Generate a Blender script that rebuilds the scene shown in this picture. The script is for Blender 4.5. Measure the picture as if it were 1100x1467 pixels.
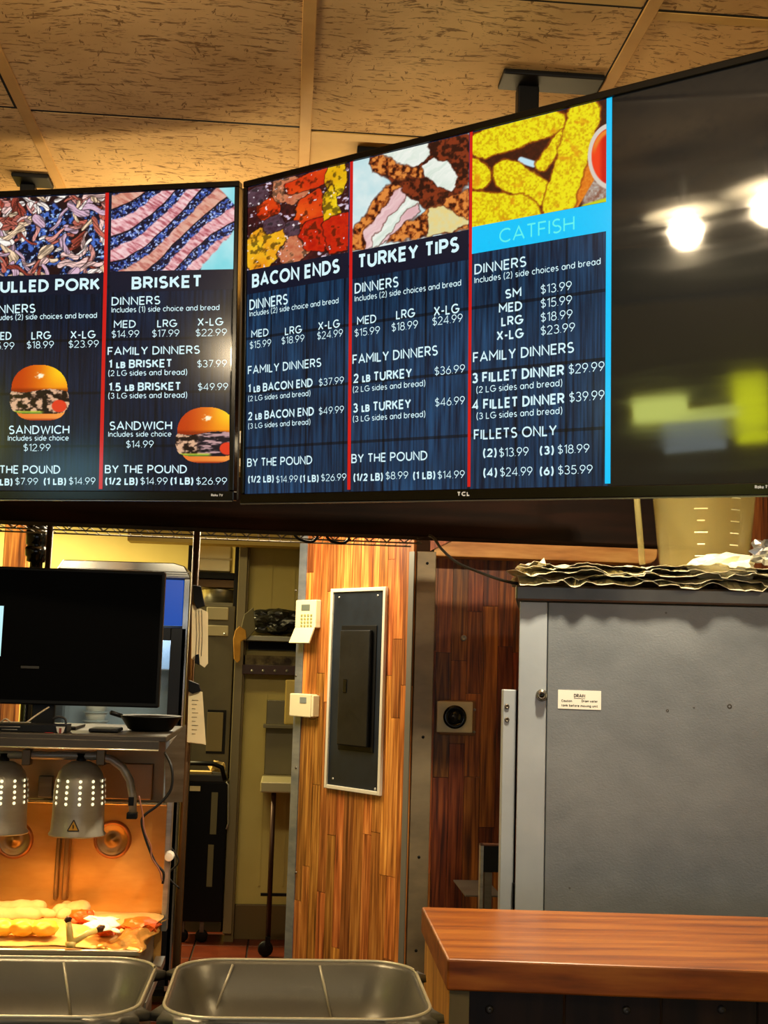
import bpy, bmesh, math, random
import numpy as np
from math import sin, cos, pi, radians, atan2, hypot
from mathutils import Vector, Matrix

S = bpy.context.scene
for o in list(bpy.data.objects): bpy.data.objects.remove(o)
random.seed(7)
COL = S.collection

# ------------------------------------------------------------------ camera
EYE = 1.6
FPX = 1777.93
RR = Vector((0.996462101586283, -0.07845091254731036, 0.03014522222081674))
RD = Vector((0.03944695412314293, 0.1198600346022768, -0.9920068094098689))
RF = Vector((0.07421063207286957, 0.9896863272904377, 0.12253063152416178))
cd = bpy.data.cameras.new('camera'); cam = bpy.data.objects.new('camera', cd); COL.objects.link(cam)
cd.sensor_fit = 'HORIZONTAL'; cd.sensor_width = 36; cd.lens = FPX / 1100 * 36; cd.clip_start = .05
cm = Matrix.Identity(4)
for i in range(3):
    cm[i][0] = RR[i]; cm[i][1] = -RD[i]; cm[i][2] = -RF[i]
cm[0][3] = 0; cm[1][3] = 0; cm[2][3] = EYE
cam.matrix_world = cm
S.camera = cam

# ------------------------------------------------------------------ world, lights, exposure
S.view_settings.view_transform = 'Standard'; S.view_settings.look = 'None'
S.view_settings.exposure = 0; S.view_settings.gamma = 1; S.view_settings.use_curve_mapping = False
w = bpy.data.worlds.new('world'); S.world = w; w.use_nodes = True
w.node_tree.nodes['Background'].inputs[0].default_value = (.9, .75, .5, 1)
w.node_tree.nodes['Background'].inputs[1].default_value = .05

def lamp(kind, loc, power, color, size=.1, rot=None, size_y=None, spread=None, angle=None):
    l = bpy.data.lights.new('lamp_light', kind); l.energy = power; l.color = color
    if kind == 'AREA':
        l.size = size
        if size_y: l.shape = 'RECTANGLE'; l.size_y = size_y
        if spread: l.spread = spread
    else: l.shadow_soft_size = size
    if kind == 'SPOT': l.spot_size = angle or radians(90); l.spot_blend = .6
    o = bpy.data.objects.new('lamp_light', l); COL.objects.link(o); o.location = loc
    if rot: o.rotation_euler = rot
    return o
WARM = (1, .74, .40); NEUT = (1, .86, .64)
# bulbs of the customer side ceiling
BULBS = [(-.70, 1.45, 2.66), (-.45, 1.31, 2.66), (1.3, .9, 2.66), (-2.2, -.6, 2.66), (.6, -1.4, 2.66)]
for b in BULBS:
    lamp('POINT', (b[0], b[1], b[2] - .075), 20, (1, .78, .48), .045)
# kitchen side: a strip hung behind the televisions, lamps over the passage, the oven and the back room
lamp('AREA', (.05, 3.42, 2.24), 24, (1, .72, .34), 1.5, (pi, 0, 0), .12)
lamp('AREA', (-.35, 4.45, 2.27), 32, (1, .84, .55), .9, (0, 0, 0), .25)
lamp('AREA', (-1.9, 7.6, 2.6), 150, (1, .82, .38), 1.0, (0, 0, 0), .4)
lamp('AREA', (-.4, 6.2, 2.6), 9, (1, .80, .36), .6, (0, 0, 0), .3)
lamp('AREA', (.70, 2.86, 2.62), 42, (1, .86, .60), .09, (0, 0, 0), .09)

# ------------------------------------------------------------------ pixel helpers (frame of the photograph)
def ray(px, py):
    return RR * ((px - 550) / FPX) + RD * ((py - 733.5) / FPX) + RF
def P(px, py, Y):
    d = ray(px, py); return Vector((0, 0, EYE)) + d * (Y / d.y)
def PZ(px, py, z):
    d = ray(px, py); return Vector((0, 0, EYE)) + d * ((z - EYE) / d.z)
def PT(px, py, T, off=0.0):
    """local (x, z) where the ray meets the local plane y = off of frame T"""
    Ti = T.inverted(); o = Ti @ Vector((0, 0, EYE)); d = Ti.to_3x3() @ ray(px, py)
    q = o + d * ((off - o.y) / d.y); return q.x, q.z
def rect(px0, py0, px1, py1, Y):
    my = (py0 + py1) / 2; mx = (px0 + px1) / 2
    return P(px0, my, Y).x, P(px1, my, Y).x, P(mx, py1, Y).z, P(mx, py0, Y).z

# ------------------------------------------------------------------ materials
def lin(c):
    return tuple((x / 255 / 12.92 if x / 255 <= .04045 else ((x / 255 + .055) / 1.055) ** 2.4) for x in c[:3])
def rgba(c): return (*lin(c), 1)
MATS = {}
def mat(name, c=(128, 128, 128), rough=.5, metal=0, c2=None, scale=8, stretch=(1, 1, 1), bump=0, bscale=None,
        spec=.5, emit=None, estr=1, trans=0, alpha=1, lo=.35, hi=.65, coat=0, detail=4, rand=0, ior=1.45, coord='Object'):
    if name in MATS: return MATS[name]
    m = bpy.data.materials.new(name); m.use_nodes = True; nt = m.node_tree; N = nt.nodes; L = nt.links
    b = N['Principled BSDF']
    b.inputs['Base Color'].default_value = rgba(c); b.inputs['Roughness'].default_value = rough
    b.inputs['Metallic'].default_value = metal; b.inputs['Specular IOR Level'].default_value = spec
    b.inputs['Transmission Weight'].default_value = trans; b.inputs['Alpha'].default_value = alpha
    b.inputs['Coat Weight'].default_value = coat; b.inputs['IOR'].default_value = ior
    if emit: b.inputs['Emission Color'].default_value = rgba(emit); b.inputs['Emission Strength'].default_value = estr
    tc = N.new('ShaderNodeTexCoord'); mp = N.new('ShaderNodeMapping'); mp.inputs['Scale'].default_value = stretch
    oi = N.new('ShaderNodeObjectInfo'); mu = N.new('ShaderNodeMath'); mu.operation = 'MULTIPLY'; mu.inputs[1].default_value = 37 if rand else 0
    L.new(oi.outputs['Random'], mu.inputs[0]); L.new(mu.outputs[0], mp.inputs['Location'])
    L.new(tc.outputs[coord], mp.inputs['Vector'])
    if c2:
        n = N.new('ShaderNodeTexNoise'); n.inputs['Scale'].default_value = scale; n.inputs['Detail'].default_value = detail; n.inputs['Roughness'].default_value = .62
        L.new(mp.outputs[0], n.inputs['Vector'])
        r = N.new('ShaderNodeValToRGB'); r.color_ramp.elements[0].position = lo; r.color_ramp.elements[1].position = hi
        r.color_ramp.elements[0].color = rgba(c); r.color_ramp.elements[1].color = rgba(c2)
        L.new(n.outputs['Fac'], r.inputs[0]); out = r.outputs[0]
        if rand:
            hs = N.new('ShaderNodeHueSaturation'); mr = N.new('ShaderNodeMapRange'); mr.inputs['To Min'].default_value = 1 - rand; mr.inputs['To Max'].default_value = 1 + rand
            L.new(oi.outputs['Random'], mr.inputs[0]); L.new(mr.outputs[0], hs.inputs['Value']); L.new(out, hs.inputs['Color']); out = hs.outputs[0]
        L.new(out, b.inputs['Base Color'])
        mr2 = N.new('ShaderNodeMapRange'); mr2.inputs['To Min'].default_value = max(.02, rough - .08); mr2.inputs['To Max'].default_value = min(1, rough + .1)
        L.new(n.outputs['Fac'], mr2.inputs[0]); L.new(mr2.outputs[0], b.inputs['Roughness'])
    if bump:
        n2 = N.new('ShaderNodeTexNoise'); n2.inputs['Scale'].default_value = bscale or scale; n2.inputs['Detail'].default_value = 5
        L.new(mp.outputs[0], n2.inputs['Vector']); bp = N.new('ShaderNodeBump'); bp.inputs['Strength'].default_value = bump; bp.inputs['Distance'].default_value = .004
        L.new(n2.outputs['Fac'], bp.inputs['Height']); L.new(bp.outputs[0], b.inputs['Normal'])
    MATS[name] = m; return m

def wood(name, dark, mid, light, rough=.4, rand=.3, stretch=(22, 22, 1.6), wav=5.0, coat=0, amp=.06):
    m = bpy.data.materials.new(name); m.use_nodes = True; nt = m.node_tree; N = nt.nodes; L = nt.links
    b = N['Principled BSDF']; b.inputs['Roughness'].default_value = rough; b.inputs['Coat Weight'].default_value = coat; b.inputs['Coat Roughness'].default_value = .2
    tc = N.new('ShaderNodeTexCoord'); oi = N.new('ShaderNodeObjectInfo')
    sc = N.new('ShaderNodeVectorMath'); sc.operation = 'SCALE'; sc.inputs[0].default_value = (13, 29, 41); L.new(oi.outputs['Random'], sc.inputs['Scale'])
    ad = N.new('ShaderNodeVectorMath'); L.new(tc.outputs['Object'], ad.inputs[0]); L.new(sc.outputs[0], ad.inputs[1])
    mp = N.new('ShaderNodeMapping'); mp.inputs['Scale'].default_value = stretch; L.new(ad.outputs[0], mp.inputs['Vector'])
    n0 = N.new('ShaderNodeTexNoise'); n0.inputs['Scale'].default_value = .55; n0.inputs['Detail'].default_value = 2; L.new(mp.outputs[0], n0.inputs['Vector'])
    mm = N.new('ShaderNodeMath'); mm.operation = 'MULTIPLY'; mm.inputs[1].default_value = wav; L.new(n0.outputs['Fac'], mm.inputs[0])
    sx = N.new('ShaderNodeSeparateXYZ'); L.new(mp.outputs[0], sx.inputs[0])
    a2 = N.new('ShaderNodeMath'); L.new(mm.outputs[0], a2.inputs[0]); L.new(sx.outputs[0], a2.inputs[1])
    si = N.new('ShaderNodeMath'); si.operation = 'SINE'; m3 = N.new('ShaderNodeMath'); m3.operation = 'MULTIPLY'; m3.inputs[1].default_value = 5.5
    L.new(a2.outputs[0], m3.inputs[0]); L.new(m3.outputs[0], si.inputs[0])
    n1 = N.new('ShaderNodeTexNoise'); n1.inputs['Scale'].default_value = 2.4; n1.inputs['Detail'].default_value = 6; L.new(mp.outputs[0], n1.inputs['Vector'])
    m4 = N.new('ShaderNodeMath'); m4.operation = 'MULTIPLY_ADD'; m4.inputs[1].default_value = amp; L.new(si.outputs[0], m4.inputs[0]); L.new(n1.outputs['Fac'], m4.inputs[2])
    r = N.new('ShaderNodeValToRGB'); e = r.color_ramp.elements; e[0].position = .28; e[0].color = rgba(dark); e[1].position = .72; e[1].color = rgba(light)
    q = e.new(.48); q.color = rgba(mid); L.new(m4.outputs[0], r.inputs[0])
    hs = N.new('ShaderNodeHueSaturation'); mr = N.new('ShaderNodeMapRange'); mr.inputs['To Min'].default_value = 1 - rand; mr.inputs['To Max'].default_value = 1 + rand
    L.new(oi.outputs['Random'], mr.inputs[0]); L.new(mr.outputs[0], hs.inputs['Value']); L.new(r.outputs[0], hs.inputs['Color'])
    fr = N.new('ShaderNodeMath'); fr.operation = 'FRACT'; f2 = N.new('ShaderNodeMath'); f2.operation = 'MULTIPLY'; f2.inputs[1].default_value = 7.3
    L.new(oi.outputs['Random'], f2.inputs[0]); L.new(f2.outputs[0], fr.inputs[0])
    mh = N.new('ShaderNodeMapRange'); mh.inputs['To Min'].default_value = .5 - .012 * (rand > 0); mh.inputs['To Max'].default_value = .5 + .012 * (rand > 0); L.new(fr.outputs[0], mh.inputs[0]); L.new(mh.outputs[0], hs.inputs['Hue'])
    L.new(hs.outputs[0], b.inputs['Base Color'])
    bp = N.new('ShaderNodeBump'); bp.inputs['Strength'].default_value = .25; bp.inputs['Distance'].default_value = .001; L.new(n1.outputs['Fac'], bp.inputs['Height']); L.new(bp.outputs[0], b.inputs['Normal'])
    MATS[name] = m; return m

def osb():
    m = bpy.data.materials.new('strand_board'); m.use_nodes = True; nt = m.node_tree; N = nt.nodes; L = nt.links
    b = N['Principled BSDF']; b.inputs['Roughness'].default_value = .75; b.inputs['Specular IOR Level'].default_value = .25
    tc = N.new('ShaderNodeTexCoord'); oi = N.new('ShaderNodeObjectInfo')
    sc = N.new('ShaderNodeVectorMath'); sc.operation = 'SCALE'; sc.inputs[0].default_value = (13, 29, 0); L.new(oi.outputs['Random'], sc.inputs['Scale'])
    ad = N.new('ShaderNodeVectorMath'); L.new(tc.outputs['Object'], ad.inputs[0]); L.new(sc.outputs[0], ad.inputs[1])
    nd = N.new('ShaderNodeTexNoise'); nd.inputs['Scale'].default_value = 5; nd.inputs['Detail'].default_value = 1; L.new(ad.outputs[0], nd.inputs['Vector'])
    vs = N.new('ShaderNodeVectorMath'); vs.operation = 'SCALE'; vs.inputs['Scale'].default_value = .10; L.new(nd.outputs['Color'], vs.inputs[0])
    va = N.new('ShaderNodeVectorMath'); L.new(ad.outputs[0], va.inputs[0]); L.new(vs.outputs[0], va.inputs[1])
    def streak(sx, sy, rot, scale, lo, hi, det=3):
        mp = N.new('ShaderNodeMapping'); mp.inputs['Scale'].default_value = (sx, sy, 1); mp.inputs['Rotation'].default_value = (0, 0, rot); L.new(va.outputs[0], mp.inputs['Vector'])
        n = N.new('ShaderNodeTexNoise'); n.inputs['Scale'].default_value = scale; n.inputs['Detail'].default_value = det; n.inputs['Roughness'].default_value = .7; L.new(mp.outputs[0], n.inputs['Vector'])
        r = N.new('ShaderNodeMapRange'); r.inputs['From Min'].default_value = lo; r.inputs['From Max'].default_value = hi; L.new(n.outputs['Fac'], r.inputs[0]); return r.outputs[0], n
    a, na = streak(7, 36, .06, 3.0, .575, .625)
    c, nc = streak(10, 44, -.45, 2.6, .615, .65)
    d, nd2 = streak(36, 11, .35, 2.4, .635, .67)
    mx = N.new('ShaderNodeMath'); mx.operation = 'MAXIMUM'; L.new(a, mx.inputs[0]); L.new(c, mx.inputs[1])
    mx2 = N.new('ShaderNodeMath'); mx2.operation = 'MAXIMUM'; L.new(mx.outputs[0], mx2.inputs[0]); L.new(d, mx2.inputs[1])
    n2 = N.new('ShaderNodeTexNoise'); n2.inputs['Scale'].default_value = 3.0; n2.inputs['Detail'].default_value = 5; L.new(tc.outputs['Object'], n2.inputs['Vector'])
    r = N.new('ShaderNodeValToRGB'); r.color_ramp.elements[0].color = rgba((192, 154, 100)); r.color_ramp.elements[1].color = rgba((224, 186, 130)); r.color_ramp.elements[0].position = .35; r.color_ramp.elements[1].position = .65
    L.new(n2.outputs['Fac'], r.inputs[0])
    mf = N.new('ShaderNodeMath'); mf.operation = 'MULTIPLY'; mf.inputs[1].default_value = .78; L.new(mx2.outputs[0], mf.inputs[0])
    mixn = N.new('ShaderNodeMix'); mixn.data_type = 'RGBA'; L.new(mf.outputs[0], mixn.inputs[0]); L.new(r.outputs[0], mixn.inputs[6]); mixn.inputs[7].default_value = rgba((106, 70, 30))
    L.new(mixn.outputs[2], b.inputs['Base Color'])
    bp = N.new('ShaderNodeBump'); bp.inputs['Strength'].default_value = .5; bp.inputs['Distance'].default_value = .0015; bp.invert = True; L.new(mx2.outputs[0], bp.inputs['Height']); L.new(bp.outputs[0], b.inputs['Normal'])
    MATS['osb'] = m; return m
osb()
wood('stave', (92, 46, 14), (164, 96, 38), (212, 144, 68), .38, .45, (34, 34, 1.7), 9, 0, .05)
wood('stave_shaded', (74, 32, 10), (138, 70, 24), (190, 112, 46), .42, .42, (30, 30, 1.7), 11, 0, .07)  # stave wood again, made darker and redder to carry the wall's shade
wood('ledge_wood', (96, 44, 10), (140, 74, 18), (172, 104, 36), .34, .0, (1.2, 16, 16), 4, .25, .04)
wood('pine', (176, 112, 50), (214, 150, 80), (238, 186, 112), .5, .0, (2, 14, 14), 3)
wood('ochre_wood', (150, 96, 30), (190, 130, 46), (214, 160, 70), .45, .0, (14, 14, 2), 4)
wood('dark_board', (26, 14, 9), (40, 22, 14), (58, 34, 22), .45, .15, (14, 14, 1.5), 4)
wood('beam_wood', (10, 5, 4), (17, 8, 5), (26, 12, 7), .8, .0, (1.5, 14, 14), 3)
MATS['beam_wood'].node_tree.nodes['Principled BSDF'].inputs['Specular IOR Level'].default_value = .08

STEEL = mat('steel', (150, 148, 142), .34, .85, (176, 174, 168), 3, (1, 1, 14), .05, 60)
STEEL_D = mat('steel_dark', (92, 84, 74), .4, .8, (120, 112, 100), 4, (1, 1, 6), .06, 40)
OVEN = mat('oven_steel', (112, 116, 120), .46, .45, (134, 138, 142), 2.5, (1, 1, 1.5), .12, 180)
OVEN_L = mat('oven_frame', (160, 166, 172), .45, .35, (174, 180, 186), 3, (1, 1, 1), .05, 90)
ALU = mat('aluminium', (190, 190, 186), .35, .7, (160, 160, 156), 5, (1, 1, 4))
LAMPM = mat('lamp_metal', (150, 142, 128), .38, .35, (168, 160, 146), 6, (1, 1, 3), .05, 60)
BLACK = mat('black_plastic', (5, 5, 5), .45, spec=.25)
BLACKG = mat('black_gloss', (5, 5, 6), .16)
BLACKM = mat('black_metal', (8, 8, 8), .5, .1, spec=.3)
CREAM = mat('cream_wall', (200, 178, 96), .55, 0, (212, 192, 112), 1.5, bump=.1, bscale=50)
CREAM_D = mat('cream_door', (150, 136, 84), .6, 0, (160, 146, 94), 2)
FRIDGE = mat('fridge_grey', (86, 80, 62), .45, .3, (98, 92, 72), 3)
PAPER = mat('paper', (232, 216, 176), .8, 0, (220, 204, 160), 6)
PLAST = mat('ivory_plastic', (224, 212, 172), .45)
FOIL = mat('foil', (236, 228, 196), .30, .35, bump=.6, bscale=60)
PANEL = mat('panel_blue', (24, 30, 38), .35, .3, (34, 44, 56), 4, bump=.1, bscale=30)
TRAYM = mat('tray_metal', (112, 108, 96), .34, .5, (124, 120, 106), 5, bump=.05, bscale=120)
TILE = mat('red_tile', (80, 26, 8), .4, 0, (104, 40, 14), 5, rand=.12, bump=.15, bscale=30)
CLOTH = mat('cloth', (206, 180, 136), .9, 0, (186, 154, 108), 9, bump=.5, bscale=35)
WHITE = mat('white_card', (236, 232, 220), .6)
GROUT = mat('grout', (34, 16, 10), .9)

# ------------------------------------------------------------------ mesh builder
class MB:
    def __init__(s, T=None): s.v = []; s.f = []; s.T = T; s.sm = []
    def add(s, vs, fs, smooth=False):
        b = len(s.v)
        for q in vs:
            q = Vector(q); s.v.append(s.T @ q if s.T is not None else q)
        for f in fs: s.f.append([b + i for i in f]); s.sm.append(smooth)
        return s
    def box(s, x0, x1, y0, y1, z0, z1):
        if x1 < x0: x0, x1 = x1, x0
        if z1 < z0: z0, z1 = z1, z0
        if y1 < y0: y0, y1 = y1, y0
        return s.add([(x0, y0, z0), (x1, y0, z0), (x1, y1, z0), (x0, y1, z0), (x0, y0, z1), (x1, y0, z1), (x1, y1, z1), (x0, y1, z1)],
              [(0, 3, 2, 1), (4, 5, 6, 7), (0, 1, 5, 4), (1, 2, 6, 5), (2, 3, 7, 6), (3, 0, 4, 7)])
    def prism(s, poly, y0, y1):
        """poly of (x, z), extruded in y"""
        a = sum(poly[i][0] * poly[(i + 1) % len(poly)][1] - poly[(i + 1) % len(poly)][0] * poly[i][1] for i in range(len(poly)))
        if a < 0: poly = poly[::-1]
        n = len(poly)
        return s.add([(x, y0, z) for x, z in poly] + [(x, y1, z) for x, z in poly],
              [tuple(range(n)), tuple(range(2 * n - 1, n - 1, -1))] + [(i, i + n, (i + 1) % n + n, (i + 1) % n) for i in range(n)])
    def tube(s, pts, r, n=8, cap=True):
        pts = [Vector(p) for p in pts]; rings = []; m = len(pts); up = None
        for i, p in enumerate(pts):
            d = (pts[min(i + 1, m - 1)] - pts[max(i - 1, 0)]).normalized()
            if up is None: up = Vector((0, 0, 1)) if abs(d.z) < .9 else Vector((0, 1, 0))
            a = d.cross(up); a.normalize(); up = a.cross(d); up.normalize()
            rr = r[i] if isinstance(r, (list, tuple)) else r
            rings.append([p + (a * cos(2 * pi * k / n) + up * sin(2 * pi * k / n)) * rr for k in range(n)])
        vs = [q for g in rings for q in g]
        fs = [(i * n + k, i * n + (k + 1) % n, (i + 1) * n + (k + 1) % n, (i + 1) * n + k) for i in range(m - 1) for k in range(n)]
        if cap: fs += [tuple(range(n - 1, -1, -1)), tuple(range((m - 1) * n, m * n))]
        return s.add(vs, fs, True)
    def lathe(s, prof, c, n=28, axis='z', close=False):
        vs = []
        for r, h in prof:
            for k in range(n):
                a = 2 * pi * k / n
                q = (r * cos(a), r * sin(a), h) if axis == 'z' else (r * cos(a), h, r * sin(a))
                vs.append(Vector(c) + Vector(q))
        m = len(prof); fs = []
        for i in range(m - 1):
            for k in range(n):
                q = (i * n + k, i * n + (k + 1) % n, (i + 1) * n + (k + 1) % n, (i + 1) * n + k)
                fs.append(q if axis == 'z' else q[::-1])
        if close: fs += [tuple(range(n))[::-1], tuple(range((m - 1) * n, m * n))]
        return s.add(vs, fs, True)
    def build(s, name, m, parent=None, bevel=0, seg=2, label=None, solid=0, sub=0):
        me = bpy.data.meshes.new(name)
        vs = s.v
        if parent is not None:
            root = parent
            while root.parent: root = root.parent
            Mi = ROOTM[root.name].inverted() if root.name in ROOTM else Matrix.Identity(4)
            vs = [Mi @ q for q in vs]
        me.from_pydata([tuple(q) for q in vs], [], s.f)
        me.polygons.foreach_set('use_smooth', s.sm); me.update()
        o = bpy.data.objects.new(name, me); COL.objects.link(o)
        if m is not None: me.materials.append(m)
        if parent is not None: o.parent = parent
        if solid: q = o.modifiers.new('solid', 'SOLIDIFY'); q.thickness = solid; q.offset = 0
        if bevel:
            q = o.modifiers.new('bevel', 'BEVEL'); q.width = bevel; q.segments = seg; q.limit_method = 'ANGLE'; q.angle_limit = radians(50)
        if sub: q = o.modifiers.new('sub', 'SUBSURF'); q.levels = sub; q.render_levels = sub
        if label: o['label'] = label
        return o
ROOTM = {}
def thing(name, label, cat, M=None, group=None):
    o = bpy.data.objects.new(name, None); COL.objects.link(o); o.empty_display_size = .05
    M = M if isinstance(M, Matrix) else Matrix.Translation(M if M is not None else (0, 0, 0))
    o.matrix_world = M; ROOTM[o.name] = M.copy()
    o['label'] = label; o['category'] = cat
    if group: o['group'] = group
    return o
def tag(o, label, cat, group=None):
    o['label'] = label; o['category'] = cat
    if group: o['group'] = group
    return o
def struct(o): o['kind'] = 'structure'; return o
def B(*a): return MB().box(*a)
def F(px0, py0, px1, py1, Y, d, T=None):
    """frontal box filling that pixel rectangle at depth Y, d deep"""
    x0, x1, z0, z1 = rect(px0, py0, px1, py1, Y); return MB(T).box(x0, x1, Y, Y + d, z0, z1)

CEIL = 2.75
# ------------------------------------------------------------------ setting: room shell
XL, XR, YF, YB = -3.4, 3.0, -3.6, 8.7
floor = struct(B(XL, XR, YF, YB, -.05, -.004).build('floor', GROUT))
# red quarry tiles where the passage shows them
ty = 6.2
k = 0
for j in range(12):
    for i in range(5):
        x0 = -1.05 + i * .3; y0 = 5.2 + j * .3
        MB().box(x0 + .004, x0 + .296, y0 + .004, y0 + .296, -.004, .002 + random.uniform(-.001, .001)).build('tile', TILE, floor, .003, 1)
wb = struct(B(XL, XR, YB, YB + .1, 0, CEIL).build('wall_back', CREAM))
wl = struct(B(XL - .1, XL, YF, YB, 0, CEIL).build('wall_left', CREAM))
wr = struct(B(XR, XR + .1, YF, YB, 0, CEIL).build('wall_right', CREAM))
wf = struct(B(XL, XR, YF - .1, YF, 0, CEIL).build('wall_front', mat('front_wall', (150, 120, 74), .8, 0, (130, 100, 60), 2)))
ceil = struct(B(XL, XR, YF, YB, 2.775, 2.85).build('ceiling', mat('ceiling_slab', (92, 70, 36), .8, 0, (110, 86, 48), 3)))

# ceiling panels of strand board between flat battens
xs = [-1.8, -1.2, -.6, -.003, .59, 1.19, 1.79]
cuts = {0: [.2, 1.4, 2.57, 3.7], 1: [.2, 1.38, 2.565, 3.7], 2: [.2, 1.385, 2.573, 3.7], 3: [.8, 2.0, 2.585], 4: [.8, 2.005, 3.1, 3.7], 5: [.8, 2.005, 3.1, 3.7]}
for c, ys in cuts.items():
    for a, b in zip(ys[:-1], ys[1:]):
        B(xs[c] + .01, xs[c + 1] - .01, a + .005, b - .005, CEIL, CEIL + .012).build('ceiling_panel', MATS['osb'], ceil)
for x in xs:
    B(x - .0125, x + .0125, .2, 3.75, CEIL - .004, CEIL + .006).build('batten', mat('batten_paint', (206, 160, 88), .6, 0, (190, 144, 76), 6), ceil, .001, 1)
JT = mat('joint_dark', (14, 10, 6), .9)
for x0_, x1_, y_ in ((-1.19, -.61, 2.565), (-.59, -.013, 2.573), (.007, .58, 2.585), (.007, .58, 2.0), (.6, 1.18, 2.005)):
    B(x0_, x1_, y_ - .0048, y_ + .0048, CEIL + .0005, CEIL + .012).build('joint', JT, ceil)
B(-.619, -.6128, 1.6, 2.565, CEIL - .001, CEIL + .006).build('joint', JT, ceil)
B(.5785, .5775 - .003, 1.8, 2.5, CEIL - .001, CEIL + .006).build('joint', JT, ceil)
CPL = mat('plain_board', (205, 165, 90), .6, 0, (190, 150, 78), 5)
for (x, y) in ((.3, 2.0),):   # flat strip between the two boards of the fourth bay
    B(.01, .572, 1.972, 1.996, CEIL - .001, CEIL + .006).build('batten', CPL, ceil)
B(.605, 1.18, 2.009, 2.034, CEIL - .001, CEIL + .006).build('batten', CPL, ceil)
B(.01, .58, 2.588, 2.625, CEIL - .002, CEIL + .01).build('batten', CPL, ceil)
B(.01, .58, 2.629, 3.7, CEIL + .004, CEIL + .012).build('ceiling_panel', CPL, ceil, label='plain painted board')
hatch = thing('ceiling_vent', 'square framed vent set in the plain ceiling board behind the right-hand menu screen', 'vent', (.33, 2.85, CEIL))
B(.115, .52, 2.66, 2.688, CEIL - .022, CEIL + .003).build('dark_edge', BLACK, hatch)
B(.115, .13, 2.688, 3.0, CEIL - .022, CEIL + .003).build('side_edge', CPL, hatch)
B(.132, .52, 2.69, 3.0, CEIL - .018, CEIL + .003).build('cover', CPL, hatch, .003)

# partition end (painted jamb) and cream wall to its right
x0, x1, z0, z1 = rect(334, 780, 346, 1345, 7.4)
jm = struct(B(x0 - .004, x1, 7.4, 8.7, 0, CEIL).build('wall_partition', mat('partition', (120, 102, 62), .6, 0, (104, 86, 50), 3)))
MB().box(x0 - .012, x1 - .01, 7.38, 7.4, .05, 2.3).build('corner_guard', mat('guard', (134, 122, 88), .45, .3), jm, .003)
wc = struct(B(x1, 1.4, 7.5, 7.6, 0, CEIL).build('wall_kitchen', CREAM))
for px in (388, 421):
    p = P(px, 850, 7.49); B(p.x - .006, p.x + .006, 7.492, 7.5, .3, 2.3).build('cover_strip', CREAM, wc)
q = P(380, 1295, 7.5).z
B(x1, 1.4, 7.47, 7.5, 0, q).build('baseboard', mat('base_tile', (104, 84, 46), .5), wc, .004)
q = rect(285, 757, 430, 783, 7.3)
struct(B(q[0] - .4, q[1], 7.2, 7.36, q[2], q[3] + .05).build('trim_1', mat('header', (190, 160, 84), .6)))

# angled wall of laminated staves
a = radians(-52.86)
O1 = P(432, 950, 4.9)
T1 = Matrix.Translation((O1.x, O1.y, 0)) @ Matrix.Rotation(a, 4, 'Z')
s1, _ = PT(590, 900, T1)
wa = struct(MB(T1).box(0, s1, .012, .10, 0, CEIL).build('wall_center', mat('stave_backing', (50, 28, 12), .7)))
ncol = 13
ws = [random.uniform(.75, 1.25) for _ in range(ncol)]; ed = [sum(ws[:i]) / sum(ws) * s1 for i in range(ncol + 1)]
for i in range(ncol):
    z = .35 - random.uniform(0, .35)
    while z < 2.2:
        L_ = random.choice((.28, .42, .55, .7, .95)); z2 = min(z + L_, 2.3)
        dz = random.uniform(-.0008, .0008)
        MB(T1).box(ed[i] + .0006, ed[i + 1] - .0006, dz, .012, z + .0008, z2 - .0008).build('stave', MATS['stave'], wa)
        z = z2
# aluminium corner guard at the left edge of the staves, with screws
g = MB(T1); g.box(-.03, .012, -.004, .0, .2, 2.3); g.box(-.034, -.03, -.004, .1, .2, 2.3)
cg = struct(g.build('trim_2', mat('guard_metal', (150, 156, 166), .35, .6, (120, 128, 140), 5, (1, 1, 3))))
for py in (846, 968, 1100, 1250):
    p = PT(424, py, T1, -.004); MB(T1).lathe([(0, -.0065), (.004, -.0065), (.005, -.004)], (p[0], 0, p[1]), 10, 'y').build('screw', STEEL_D, cg)
# steel corner post to the right of the staves
E1 = T1 @ Vector((s1, 0, 0))
xr = P(621, 950, E1.y).x
sp = struct(B(E1.x + .012, xr, E1.y - .002, E1.y + .16, 0, P(605, 790, E1.y).z).build('trim_3', mat('post_steel', (150, 132, 102), .4, .3, (116, 102, 80), 3, (1, 1, 2), .1, 40), None, .002))
MB(T1).box(s1 - .02, s1 + .006, -.004, .0, .1, P(590, 790, E1.y).z).build('edge_strip', mat('edge_metal', (130, 130, 126), .4, .6), sp)
for px, py in ((612, 807), (606, 1056), (600, 1228), (596, 1362), (594, 1056)):
    p = P(px, py, E1.y - .002)
    if px < 596: continue
    MB().lathe([(0, -.003), (.004, -.003), (.0055, 0)], p, 10, 'y').build('rivet', BLACKM, sp)
# stave wall behind the oven, its shade put into the wood colour
Y2 = E1.y + .16
xa, xb = xr - .03, P(800, 950, Y2).x
z2t = P(700, 794, Y2).z
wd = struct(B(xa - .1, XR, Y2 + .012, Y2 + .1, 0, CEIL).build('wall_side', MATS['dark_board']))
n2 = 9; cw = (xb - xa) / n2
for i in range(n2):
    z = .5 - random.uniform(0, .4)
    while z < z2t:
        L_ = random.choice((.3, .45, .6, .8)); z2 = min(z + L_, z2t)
        B(xa + i * cw + .0006, xa + (i + 1) * cw - .0006, Y2 + random.uniform(-.0008, .0008), Y2 + .012, z + .0008, z2 - .0008).build('stave', MATS['stave_shaded'], wd)
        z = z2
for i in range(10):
    B(xb + i * .1 + .001, xb + i * .1 + .099, Y2, Y2 + .012, .3, 2.6).build('stave', MATS['stave_shaded'], wd)

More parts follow.
